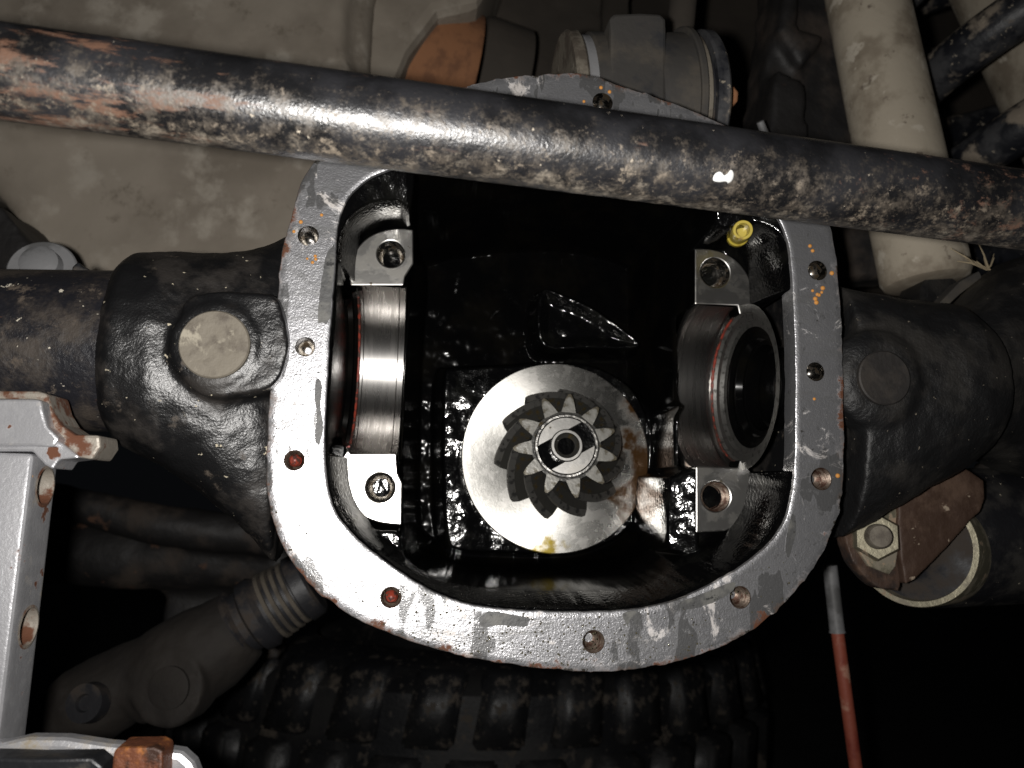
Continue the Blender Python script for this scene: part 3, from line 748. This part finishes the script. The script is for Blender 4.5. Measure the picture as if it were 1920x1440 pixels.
lathe('slot_floor', [(.001, rf), (.0014, rf * .8), (.0014, 0)], 48, pc0, paxis, (1, 0, 0), M['oil'], pin)
ps = pc0 - paxis * .0012
sl = math.radians(-30)          # slot runs from lower left to upper right
e1 = ref * math.cos(sl) + oth * math.sin(sl); e2 = paxis.cross(e1)
if (e1.z < 0): e1 = ref * math.cos(-sl) + oth * math.sin(-sl); e2 = paxis.cross(e1)
for s in (-1, 1):
    pts = []
    h = .46
    for k in range(25):
        a = math.asin(h) + (PI - 2 * math.asin(h)) * k / 24
        pts.append((math.cos(a) * rf * .97, s * math.sin(a) * rf * .97))
    n = len(pts)
    v = [ps + e1 * a + e2 * b for a, b in pts] + [ps + paxis * .002 + e1 * a + e2 * b for a, b in pts]
    f = [tuple(range(n)), tuple(range(2 * n - 1, n - 1, -1))] + [(i, (i + 1) % n, n + (i + 1) % n, n + i) for i in range(n)]
    bevel(mesh('face_segment', v, f, M['seat'] if False else M['steel'], pin), .0003)
lathe('centre_drill', [(.002, rf * .56), (-.0016, rf * .56), (-.0022, rf * .52), (-.0022, rf * .44)], 40, pc0, paxis, (1, 0, 0), M['steel'], pin)
lathe('drill_hole', [(-.0021, rf * .44), (-.0005, rf * .42), (.006, 0)], 40, pc0, paxis, (1, 0, 0), M['gear_dark'], pin)

# ------------------------------------------------------------------ steering rod across the front
RL, RR = P(-160, 112, -.094), P(2100, 419, -.076)
nst = 60; RLEN = (RR - RL).length; path = [Vector((RLEN * k / nst, 0, 0)) for k in range(nst + 1)]
rad = plen(82, -.085) * 1.0
def rod_r(k): return rad * (1.0 + .006 * mnoise.noise(Vector((k * .4, 0, 0))))
rod = tube('steering_rod', path, [rod_r(k) for k in range(nst + 1)], M['rod'], None, 64)
rx = (RR - RL).normalized(); ry = Vector((0, 0, 1)).cross(rx).normalized(); rz = rx.cross(ry)
rod.matrix_world = Matrix(((rx.x, ry.x, rz.x, RL.x), (rx.y, ry.y, rz.y, RL.y), (rx.z, ry.z, rz.z, RL.z), (0, 0, 0, 1)))
tag(rod, 'long flaking black steering rod with rust and dust crossing in front of the housing', 'steering rod')
# paint blob
dd = (RR - RL).normalized(); c0 = P(1333, 327, -.085)
cc = RL + dd * (c0 - RL).dot(dd); nrm = (CAM - cc); nrm = (nrm - dd * nrm.dot(dd)).normalized()
tn = dd.cross(nrm).normalized()
if tn.z < 0: tn = -tn
off = math.asin(max(-.9, min(.9, (c0 - cc).dot(tn) / rad)))
blob = [(-18, -10), (-6, -12), (8, -9), (14, -12), (20, -4), (19, 8), (12, 14), (6, 6), (0, 2), (-8, 8), (-18, 2)]
bl = smooth_loop(blob, 40)
v = []
for s_, hgt in ((1, .0), (.8, .0007)):
    for a, b in bl:
        th = off + b * s_ * plen(1, -.09) / rad
        v.append(cc + dd * (a * s_ * plen(1, -.09)) + (nrm * math.cos(th) + tn * math.sin(th)) * (rad * 1.004 + hgt))
v.append(cc + (nrm * math.cos(off) + tn * math.sin(off)) * (rad * 1.004 + .0008))
f = [(i, (i + 1) % 40, 40 + (i + 1) % 40, 40 + i) for i in range(40)] + [(40 + i, 40 + (i + 1) % 40, 80) for i in range(40)]
rod_inv = rod.matrix_world.inverted()
blob_o = mesh('paint_blob', [rod_inv @ q for q in v], f, M['white'], rod)
blob_o.matrix_parent_inverse = Matrix()

# ------------------------------------------------------------------ jack stand at the left
JY = -.022
jack = thing('jack_stand', 'silver painted jack stand with rusty holes at the left edge under the axle tube', 'jack stand', P(40, 1439, 0))
colx = P(56, 900, JY).x; colz0, colz1 = P(40, 1440, JY).z - .03, P(60, 850, JY).z
dep = .024
colm = bevel(mesh('column', *box_data((colx - .05, JY + dep / 2, (colz0 + colz1) / 2), (.1, dep, colz1 - colz0)), M['jack'], jack), .0022, 3)
cv, cf = [], []
hol = [(72, 912, 40), (28, 1176, 40)]
for hx, hy, hr in hol:
    # on the right-hand side face
    t = P(hx, hy, JY + dep * .5)
    c = Vector((colx, JY + dep * .55, t.z))
    cv, cf = merge((cv, cf), lathe_data([(-.03, 0), (-.03, .0078), (.01, .0078), (.01, 0)], 32, c, (1, 0, 0), (0, 0, 1)))
k = mesh('cutter', cv, cf, None)
b = colm.modifiers.new('h', 'BOOLEAN'); b.object = k; b.operation = 'DIFFERENCE'; b.solver = 'EXACT'
bake(colm); bpy.data.objects.remove(k); sharp(colm, 40)
for hx, hy, hr in hol:
    t = P(hx, hy, JY + dep * .5)
    lathe('hole_liner', [(.0004, .0088), (.0006, .0076), (-.012, .0072), (-.012, 0)], 32, Vector((colx, JY + dep * .55, t.z)), (1, 0, 0), (0, 0, 1), M['jack_rust'], jack)
# saddle plate and its flared lip
prism('saddle', [(-200, 748), (60, 748), (76, 750), (80, 772), (88, 800), (110, 822), (100, 838), (60, 836), (-200, 836)], JY - .006, JY + .004, M['jack'], jack, .001)
prism('saddle_rim', [(-200, 731), (70, 733), (88, 738), (97, 770), (112, 795), (140, 815), (186, 816), (188, 838), (172, 862), (150, 858), (108, 826), (88, 802), (80, 772), (76, 751), (60, 749), (-200, 747)], JY + .001, JY + .022, M['jack_rust'], jack, .0012)
prism('gusset', [(-200, 838), (40, 836), (110, 826), (150, 858), (110, 862), (98, 880), (84, 872), (60, 846), (-200, 846)], JY - .001, JY + .018, M['jack'], jack, .002)
# base with rusty bolt and pawl plate
prism('base', [(-200, 1400), (0, 1396), (50, 1385), (120, 1386), (200, 1398), (300, 1406), (340, 1412), (362, 1432), (380, 1480), (-200, 1480)], JY - .012, JY - .002, M['jack'], jack, .0025)
prism('bolt', [(212, 1410), (220, 1402), (290, 1401), (305, 1408), (304, 1480), (206, 1480)], JY - .024, JY - .010, M['rust'], jack, .0022)
prism('pawl_plate', [(-200, 1420), (0, 1422), (60, 1424), (172, 1422), (192, 1438), (192, 1500), (-200, 1500)], JY - .026, JY - .014, M['gap'], jack, .001)

# ------------------------------------------------------------------ gearbox pan, filter, engine behind
pan_y = .26
panv = merge(prism_data([tuple(q) for q in smooth_loop(pix([(-700, -400), (640, -400), (690, 60), (670, 230), (610, 420), (600, 620), (330, 640), (150, 560), (90, 490), (30, 420), (-60, 320), (-300, 200), (-700, 100)], pan_y), 60)], pan_y, pan_y + .2),
             prism_data([tuple(q) for q in smooth_loop(pix([(-700, -400), (600, -400), (640, 60), (600, 200), (-700, 190)], pan_y - .02), 40)], pan_y - .02, pan_y + .1))
pan = organic('gearbox_pan', panv, M['beige'], None, .006, 14, .004, 12)
tag(pan, 'large dust-covered beige gearbox pan filling the upper left behind the rod', 'pan')
hs = prism('bell_housing', [(640, -300), (1010, -300), (900, 5), (822, 22), (766, 95), (738, 160), (715, 260), (640, 300)], pan_y + .015, pan_y + .2, M['beige'], None, .01)
tag(hs, 'greyish dusty bell housing with curved edge beside the orange filter', 'bell housing')
fil = thing('oil_filter', 'round orange oil filter peeking out behind the dusty bell housing', 'filter', P(800, 170, .36))
fc = P(790, 130, .34); fr = plen(125, .34)
lathe('canister', [(-.06, fr * .9), (-.055, fr), (.012, fr), (.02, fr * .96), (.022, fr * .8), (.022, 0)], 56, P(842, 140, .36), (1, .15, -.12), (0, 1, 0), M['rust_orange'], fil)
lathe('end_cap', [(.0235, fr * .97), (.03, fr * .99), (.07, fr * .97), (.07, 0)], 56, P(842, 140, .36), (1, .15, -.12), (0, 1, 0), M['underbody'], fil)
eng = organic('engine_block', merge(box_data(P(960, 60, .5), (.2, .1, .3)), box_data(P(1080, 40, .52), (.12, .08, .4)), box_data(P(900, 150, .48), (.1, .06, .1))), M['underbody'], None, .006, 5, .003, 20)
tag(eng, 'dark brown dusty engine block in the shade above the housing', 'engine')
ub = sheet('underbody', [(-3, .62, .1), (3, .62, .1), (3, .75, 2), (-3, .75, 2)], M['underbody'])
bolt_l = thing('frame_bolt', 'round grey washer-faced bolt above the left axle tube', 'bolt', P(78, 510, .12))
r = plen(56, .12)
lathe('washer', [(.006, r), (.001, r), (0, r * .95), (0, 0)], 40, P(78, 505, .12), (-.1, 1, -.2), (1, 0, 0), M['grey_sleeve'], bolt_l)
lathe('head', [(.001, r * .62), (-.006, r * .55), (-.0075, r * .4), (-.0078, 0)], 24, P(78, 500, .12), (-.1, 1, -.2), (1, 0, 0), M['grey_sleeve'], bolt_l)
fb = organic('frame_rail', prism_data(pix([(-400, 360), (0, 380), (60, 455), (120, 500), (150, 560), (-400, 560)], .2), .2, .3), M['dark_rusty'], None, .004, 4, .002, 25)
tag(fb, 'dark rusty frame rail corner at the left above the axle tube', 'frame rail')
tg = organic('axle_tab', prism_data(pix([(138, 520), (146, 500), (156, 496), (160, 505), (172, 506), (176, 520)], .03), .025, .032), M['gap'], None, .0012, 2)
tag(tg, 'tiny dark welded tab on top of the left axle tube', 'tab')

# ------------------------------------------------------------------ rubber bushing mount above the housing
bush = thing('bushing_mount', 'grey rubber bushing with upright bracket, washers and rusty nut above the housing', 'bushing', P(1200, 230, .1))
BY = .10
def hcyl(name, x0p, x1p, yp_top, yp_bot, mat, prof=None, n=56):
    cy = (yp_top + yp_bot) / 2
    a, b_ = P(x0p, cy, BY), P(x1p, cy, BY)
    a.x, b_.x = P(x0p, cy, BY - .028).x, P(x1p, cy, BY - .028).x
    r = (P(x0p, yp_top, BY) - P(x0p, yp_bot, BY)).length / 2
    L = (b_ - a).length; ax = (b_ - a).normalized(); ch = min(.0015, L * .2)
    return lathe(name, [(0, 0), (0, r - ch), (ch, r), (L - ch, r), (L, r - ch), (L, 0)], n, a, ax, (0, 0, 1), mat, bush)
hcyl('sleeve', 1112, 1310, 82, 330, M['rubber'])
hcyl('washer', 1070, 1094, 78, 330, M['plug']); hcyl('washer', 1096, 1116, 86, 325, M['grey_sleeve'])
hcyl('washer', 1293, 1306, 75, 335, M['rubber']); hcyl('washer', 1309, 1317, 85, 330, M['plug']); hcyl('washer', 1325, 1348, 80, 335, M['coil'])
hcyl('core', 1316, 1326, 95, 320, M['boot'])
prism('bracket', [(1141, 330), (1144, 60), (1142, 34), (1150, 25), (1200, 23), (1240, 25), (1249, 36), (1250, 60), (1249, 330)], BY - .046, BY + .03, M['rubber'], bush, .003)
prism('locating_tab', [(1284, 90), (1288, 62), (1298, 54), (1305, 62), (1306, 90)], BY - .02, BY - .012, M['rubber'], bush, .001)
nut = prism('nut', [(1349, 143), (1370, 142), (1374, 158), (1386, 172), (1384, 190), (1371, 200), (1366, 210), (1340, 209), (1340, 143)], BY - .024, BY + .0, M['rust_orange'], bush, .0015)
stem = tube('body_mount_bracket', [P(1265, 100, .2), P(1275, 60, .2), P(1285, -40, .2), P(1290, -160, .2)], [.011] * 4, M['underbody'], None, 24)
tag(stem, 'dim brown post rising behind the rubber bushing', 'post')

# ------------------------------------------------------------------ dark bracket, shock absorber, coil spring at the right
db = organic('chassis_bracket', merge(prism_data(pix([(1425, 300), (1432, 150), (1470, -150), (1560, -150), (1600, 60), (1650, 330), (1700, 520), (1560, 520), (1480, 330)], .2), .2, .24),
                                     prism_data(pix([(1432, 300), (1450, 130), (1500, 160), (1520, 300)], .185), .18, .22), prism_data(pix([(1455, 60), (1480, -60), (1500, -60), (1490, 60), (1545, 70), (1500, 130)], .19), .185, .21)),
             M['dark_rusty'], None, .004, 5, .0018, 30)
tag(db, 'dark rusty chassis bracket between the bushing and the pale shock absorber', 'bracket')
sv = tube('bracket_stud', [P(1437, 260, .14), P(1425, 228, .135)], [.0032, .0026], M['grey_sleeve'], None, 12)
tag(sv, 'small pale stud end just above the rod beside the dark bracket', 'stud')
shock = thing('shock_absorber', 'pale dusty shock absorber tube slanting down behind the rod', 'shock absorber', P(1735, 565, .13))
sa, sb_ = P(1600, -120, .15), P(1738, 535, .13)
rs = plen(70, .13, (1680, 200)); ax = (sb_ - sa).normalized(); L = (sb_ - sa).length
lathe('body', [(0, 0), (0, rs * .96), (L * .6, rs), (L - .006, rs * 1.0), (L - .002, rs * .93), (L, rs * .8), (L, 0)], 64, sa, ax, (1, 0, 0), M['shock'], shock)
lathe('lower_eye', [(-.012, 0), (-.012, rs * .55), (.012, rs * .55), (.012, 0)], 40, sb_ + ax * rs * .4, (0, 1, 0), (1, 0, 0), M['cast_dull'], shock)

spring = thing('coil_spring', 'muddy black coil spring at the upper right corner', 'spring', P(1990, 500, .15))
scx = P(2012, 140, .2); sR = plen(255, .2, (1800, 200)); wr = plen(37, .2, (1800, 200)); pitch_ = plen(150, .2, (1850, 200))
hp = []
tilt = Vector((.42, 0, -1)).normalized()
for k in range(420):
    a = 2 * PI * k / 72
    base = scx + tilt * (pitch_ * (k / 72 - 2.9))
    hp.append(base + Vector((math.cos(a), -math.sin(a), .42 * math.cos(a))) * sR + Vector((0, 0, 0)))
tube('coil', hp, wr, M['coil'], spring, 20)
cb = scx + tilt * (-.2); ce = scx + tilt * .15
lathe('bump_stop', [(0, 0), (0, sR * .45), ((ce - cb).length, sR * .45), ((ce - cb).length, 0)], 40, cb, tilt, (1, 0, 0), M['shock'], spring)

# straw caught on the spring pad
sroot = P(1850, 500, .06)
hay = thing('straw_tuft', 'few dry straw stalks caught at the foot of the shock absorber', 'straw', sroot)
for k in range(9):
    a = random.uniform(-1, 1)
    p0 = P(1852 + random.uniform(-6, 6), 506, .058); p1 = P(1800 + random.uniform(-20, 70), 470 + random.uniform(-14, 22), .058 + random.uniform(-.01, .02))
    tube('stalk', [p0, p0.lerp(p1, .5) + Vector((0, 0, random.uniform(-.002, .002))), p1], [.0004, .0005, .0002], M['straw'], hay, 6)
prism_o = prism('gasket_flap', [(1758, 572), (1800, 528), (1836, 508), (1842, 520), (1800, 552), (1772, 578)], .04, .05, M['rubber'], None, .0006)
tag(prism_o, 'grey dusty strip lying against the right casting below the straw', 'strip')

# ------------------------------------------------------------------ lower control arm at the right
AY = .10
arm = thing('control_arm', 'speckled black control arm with zinc bushing end at the lower right', 'control arm', P(1800, 1135, AY))
a0, a1 = P(1700, 1010, AY + .012), P(2300, 985, AY + .012)
r = plen(118, AY, (1800, 1000))
lathe('arm_tube', [(0, 0), (0, r * .96), (.004, r), ((a1 - a0).length, r), ((a1 - a0).length, 0)], 64, a0, (a1 - a0), (0, 0, 1), M['arm'], arm)
b0, b1 = P(1640, 1010, AY - .002), P(1745, 1010, AY - .008)
ec = P(1712, 1025, AY - .022); er = plen(101, AY - .02, (1710, 1020))
eax = Vector((-.75, -.62, .05)).normalized()
lathe('bushing_ring', [(-.05, er * .98), (-.002, er), (0, er * .985), (0, er * .9), (-.004, er * .88), (-.05, er * .85)], 72, ec, eax, (0, 0, 1), M['zinc'], arm)
lathe('bushing_rubber', [(-.02, er * .9), (-.008, er * .88), (-.005, er * .6), (-.001, er * .4), (.004, er * .3), (.004, 0)], 56, ec, eax, (0, 0, 1), M['boot'], arm)
brk = thing('arm_bracket', 'brown rusty bracket holding the control arm bolt beside the cover flange', 'bracket', P(1700, 1105, AY - .04))
bd = merge(prism_data(pix([(1686, 920), (1712, 905), (1742, 896), (1775, 880), (1800, 872), (1845, 900), (1848, 935), (1838, 960), (1812, 985), (1782, 1020), (1752, 1052), (1715, 1088), (1698, 1096), (1690, 1050), (1684, 980)], AY - .05), AY - .05, AY - .03))
organic('plate', bd, M['bracket'], brk, .0012, 4, .0005, 70)
organic('boss', merge(lathe_data([(-.004, plen(38, AY - .05)), (0, plen(38, AY - .05)), (0, plen(26, AY - .05)), (-.004, plen(24, AY - .05)), (-.004, 0)], 32, P(1818, 905, AY - .053), (0, -1, 0), (1, 0, 0))), M['bracket'], brk, .0009, 2)
cup = merge(prism_data([tuple(q) for q in smooth_loop(pix([(1582, 980), (1600, 962), (1640, 942), (1672, 922), (1690, 918), (1690, 1092), (1672, 1104), (1648, 1103), (1620, 1080), (1598, 1050), (1586, 1015)], AY - .045), 60)], AY - .045, AY - .035))
organic('cup', cup, M['bracket'], brk, .0011, 4, .0004, 70)
wz = prism('washer', [(1602, 980), (1622, 958), (1660, 934), (1672, 930), (1684, 950), (1686, 1020), (1680, 1062), (1668, 1078), (1630, 1062), (1608, 1030)], AY - .0475, AY - .044, M['zinc'], brk, .0008)
hexc = P(1645, 1006, AY - .055); hr_ = plen(46, AY - .055)
hax = Vector((-.35, -1, .05)).normalized()
lathe('nut', [(-.012, 0), (-.012, hr_), (-.002, hr_), (0, hr_ * .9), (0, hr_ * .5), (-.001, 0)], 6, hexc, hax, (0, 0, 1), M['zinc'], brk)
lathe('bolt_end', [(0, hr_ * .52), (.006, hr_ * .5), (.0075, hr_ * .42), (.0078, 0)], 28, hexc, hax, (0, 0, 1), M['plug'], brk)
lk = tube('lower_link_strip', [P(1835, 880, .11), P(1880, 876, .11), P(2000, 890, .11)], [.004, .005, .006], M['dusty_shaft'], None, 12)
tag(lk, 'thin brown dusty link showing between the right casting and the control arm', 'link')

# ------------------------------------------------------------------ red coated rod, hanging
red = thing('red_rod', 'thin faded red rod with grey sleeve hanging at the lower right', 'rod', P(1640, 1640, .2))
ra, rb_, rc = P(1556, 1060, .2), P(1570, 1186, .2), P(1632, 1640, .2)
tube('stem', [rb_.lerp(ra, .1), rb_.lerp(rc, .3), rc], plen(11, .2, (1570, 1200)), M['red_rod'], red, 20)
tube('sleeve', [ra, rb_.lerp(ra, .04), rb_], [plen(13, .2), plen(13.5, .2), plen(15, .2)], M['grey_sleeve'], red, 24)

# ------------------------------------------------------------------ steering shaft with universal joint, lower left
SY = .27
sh = thing('steering_shaft', 'dusty brown steering shaft with joint and ribbed boot at the lower left', 'steering shaft', P(230, 1400, SY))
c = lambda x, y, o=0: P(x, y, SY + o)
tube_yoke = merge(tube_data([c(90, 1370), c(160, 1325), c(250, 1275), c(330, 1235)], [plen(50, SY), plen(66, SY), plen(62, SY), plen(56, SY)], 28),
                  tube_data([c(250, 1290), c(330, 1255), c(400, 1210), c(455, 1170)], [plen(62, SY), plen(80, SY), plen(74, SY), plen(60, SY)], 28),
                  lathe_data([(-.03, 0), (-.03, plen(58, SY)), (.0, plen(58, SY)), (0, 0)], 32, c(312, 1292, -.036), (-.2, -1, .1), (1, 0, 0)))
organic('yoke', tube_yoke, M['dusty_shaft'], sh, .0022, 6, .0012, 30)
lathe('joint_cap', [(-.004, plen(34, SY - .03)), (.001, plen(34, SY - .03)), (.0018, plen(28, SY - .03)), (.0018, 0)], 40, c(316, 1290, -.0385), (-.2, -1, .1), (1, 0, 0), M['dusty_shaft'], sh)
lathe('pinch_bolt', [(-.006, plen(32, SY - .03)), (.004, plen(30, SY - .03)), (.004, plen(14, SY - .03)), (.001, plen(12, SY - .03)), (.001, 0)], 32, c(163, 1318, -.034), (-.2, -1, .2), (1, 0, 0), M['boot'], sh)
ba, bb = c(440, 1178), c(585, 1090)
Lb = (bb - ba).length; br = plen(62, SY); bax = (bb - ba).normalized()
lathe('boot', [(0, br * .6), (0, br * .95), (Lb * .08, br), (Lb * .12, br * .86), (Lb * .2, br * .86), (Lb * .24, br), (Lb * .36, br * 1.02), (Lb * .42, br * .9), (Lb * .8, br * .84), (Lb * .82, br * .96), (Lb * .97, br * .93), (Lb, br * .85), (Lb, 0)], 56, ba, bax, (0, 1, 0), M['boot'], sh)
for k in range(4):
    t = .46 + .09 * k
    lathe('boot_rib', [(Lb * t, br * .8), (Lb * (t + .006), br * (.97 - .02 * k)), (Lb * (t + .05), br * (.97 - .02 * k)), (Lb * (t + .056), br * .8)], 56, ba, bax, (0, 1, 0), M['rib'], sh)

# dark crossmember in the gloom behind
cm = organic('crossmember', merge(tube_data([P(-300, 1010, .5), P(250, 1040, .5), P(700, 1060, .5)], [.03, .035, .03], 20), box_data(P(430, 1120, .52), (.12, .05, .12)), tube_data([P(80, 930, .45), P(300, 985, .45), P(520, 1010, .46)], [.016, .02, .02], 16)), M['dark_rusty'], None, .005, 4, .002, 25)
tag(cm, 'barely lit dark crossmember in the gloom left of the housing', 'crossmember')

# ------------------------------------------------------------------ tyre lying flat behind
TR, TW = .47, .27
front = P(930, 1262, .52)
tc_ = Vector((front.x + .015, .52 + TR, front.z - TW))
tyre = thing('tyre', 'muddy black chunky-treaded tyre lying flat on the floor at the bottom', 'tyre', tc_)
lathe('carcass', [(0.03, TR * .55), (.0, TR * .75), (.008, TR * .9), (.03, TR * .955), (TW - .03, TR * .955), (TW - .008, TR * .9), (TW, TR * .75), (TW - .03, TR * .55)], 128, tc_, (0, 0, 1), (0, -1, 0), M['tyre'], tyre)
def lug_mesh(kind):
    h0, h1 = {'shoulder': (TW - .085, TW - .004), 'mid': (TW - .175, TW - .095), 'low': (.004, TW - .185)}[kind]
    aw = .068
    v = []; nn = 4
    for rr_, g in ((TR * .93, 1.0), (TR * 1.0, .86)):
        for hz in (h0 + (.003 if g < 1 else 0), h1 - (.006 if g < 1 else 0)):
            for k in range(nn):
                a = (k / (nn - 1) - .5) * aw * g * 2 + (hz - (h0 + h1) / 2) * .35
                r_ = rr_ - (.018 if (hz > TW - .03 and g < 1) else 0)
                v.append((math.sin(a) * r_, -math.cos(a) * r_, hz))
    f = []
    I = lambda l, h, k: l * 2 * nn + h * nn + k
    for k in range(nn - 1):
        f.append((I(1, 0, k), I(1, 0, k + 1), I(1, 1, k + 1), I(1, 1, k)))
        for h in (0, 1): f.append((I(0, h, k), I(0, h, k + 1), I(1, h, k + 1), I(1, h, k)))
    for k in (0, nn - 1): f.append((I(0, 0, k), I(0, 1, k), I(1, 1, k), I(1, 0, k)))
    me = bpy.data.meshes.new('tread_block'); me.from_pydata(v, [], f)
    bm = bmesh.new(); bm.from_mesh(me); bmesh.ops.recalc_face_normals(bm, faces=bm.faces)
    bmesh.ops.bevel(bm, geom=[e for e in bm.edges if len(e.link_faces) == 2 and e.calc_face_angle(0) > .6], offset=.004, segments=2, affect='EDGES'); bm.to_mesh(me); bm.free()
    me.materials.append(M['tyre']); me.polygons.foreach_set('use_smooth', [True] * len(me.polygons))
    return me
nl = 34
for kind, ph in (('shoulder', 0), ('mid', .5), ('low', .2)):
    me = lug_mesh(kind)
    for k in range(nl):
        a = 2 * PI * (k + ph) / nl
        if math.cos(a) < .1: continue          # the far side is never seen
        o = bpy.data.objects.new('tread_block', me); COL.objects.link(o); o.parent = tyre
        o.rotation_euler = (0, 0, a + random.uniform(-.012, .012)); o.scale = (1, 1, 1) if kind == 'low' else (1 + random.uniform(-.006, .006),) * 2 + (1,)
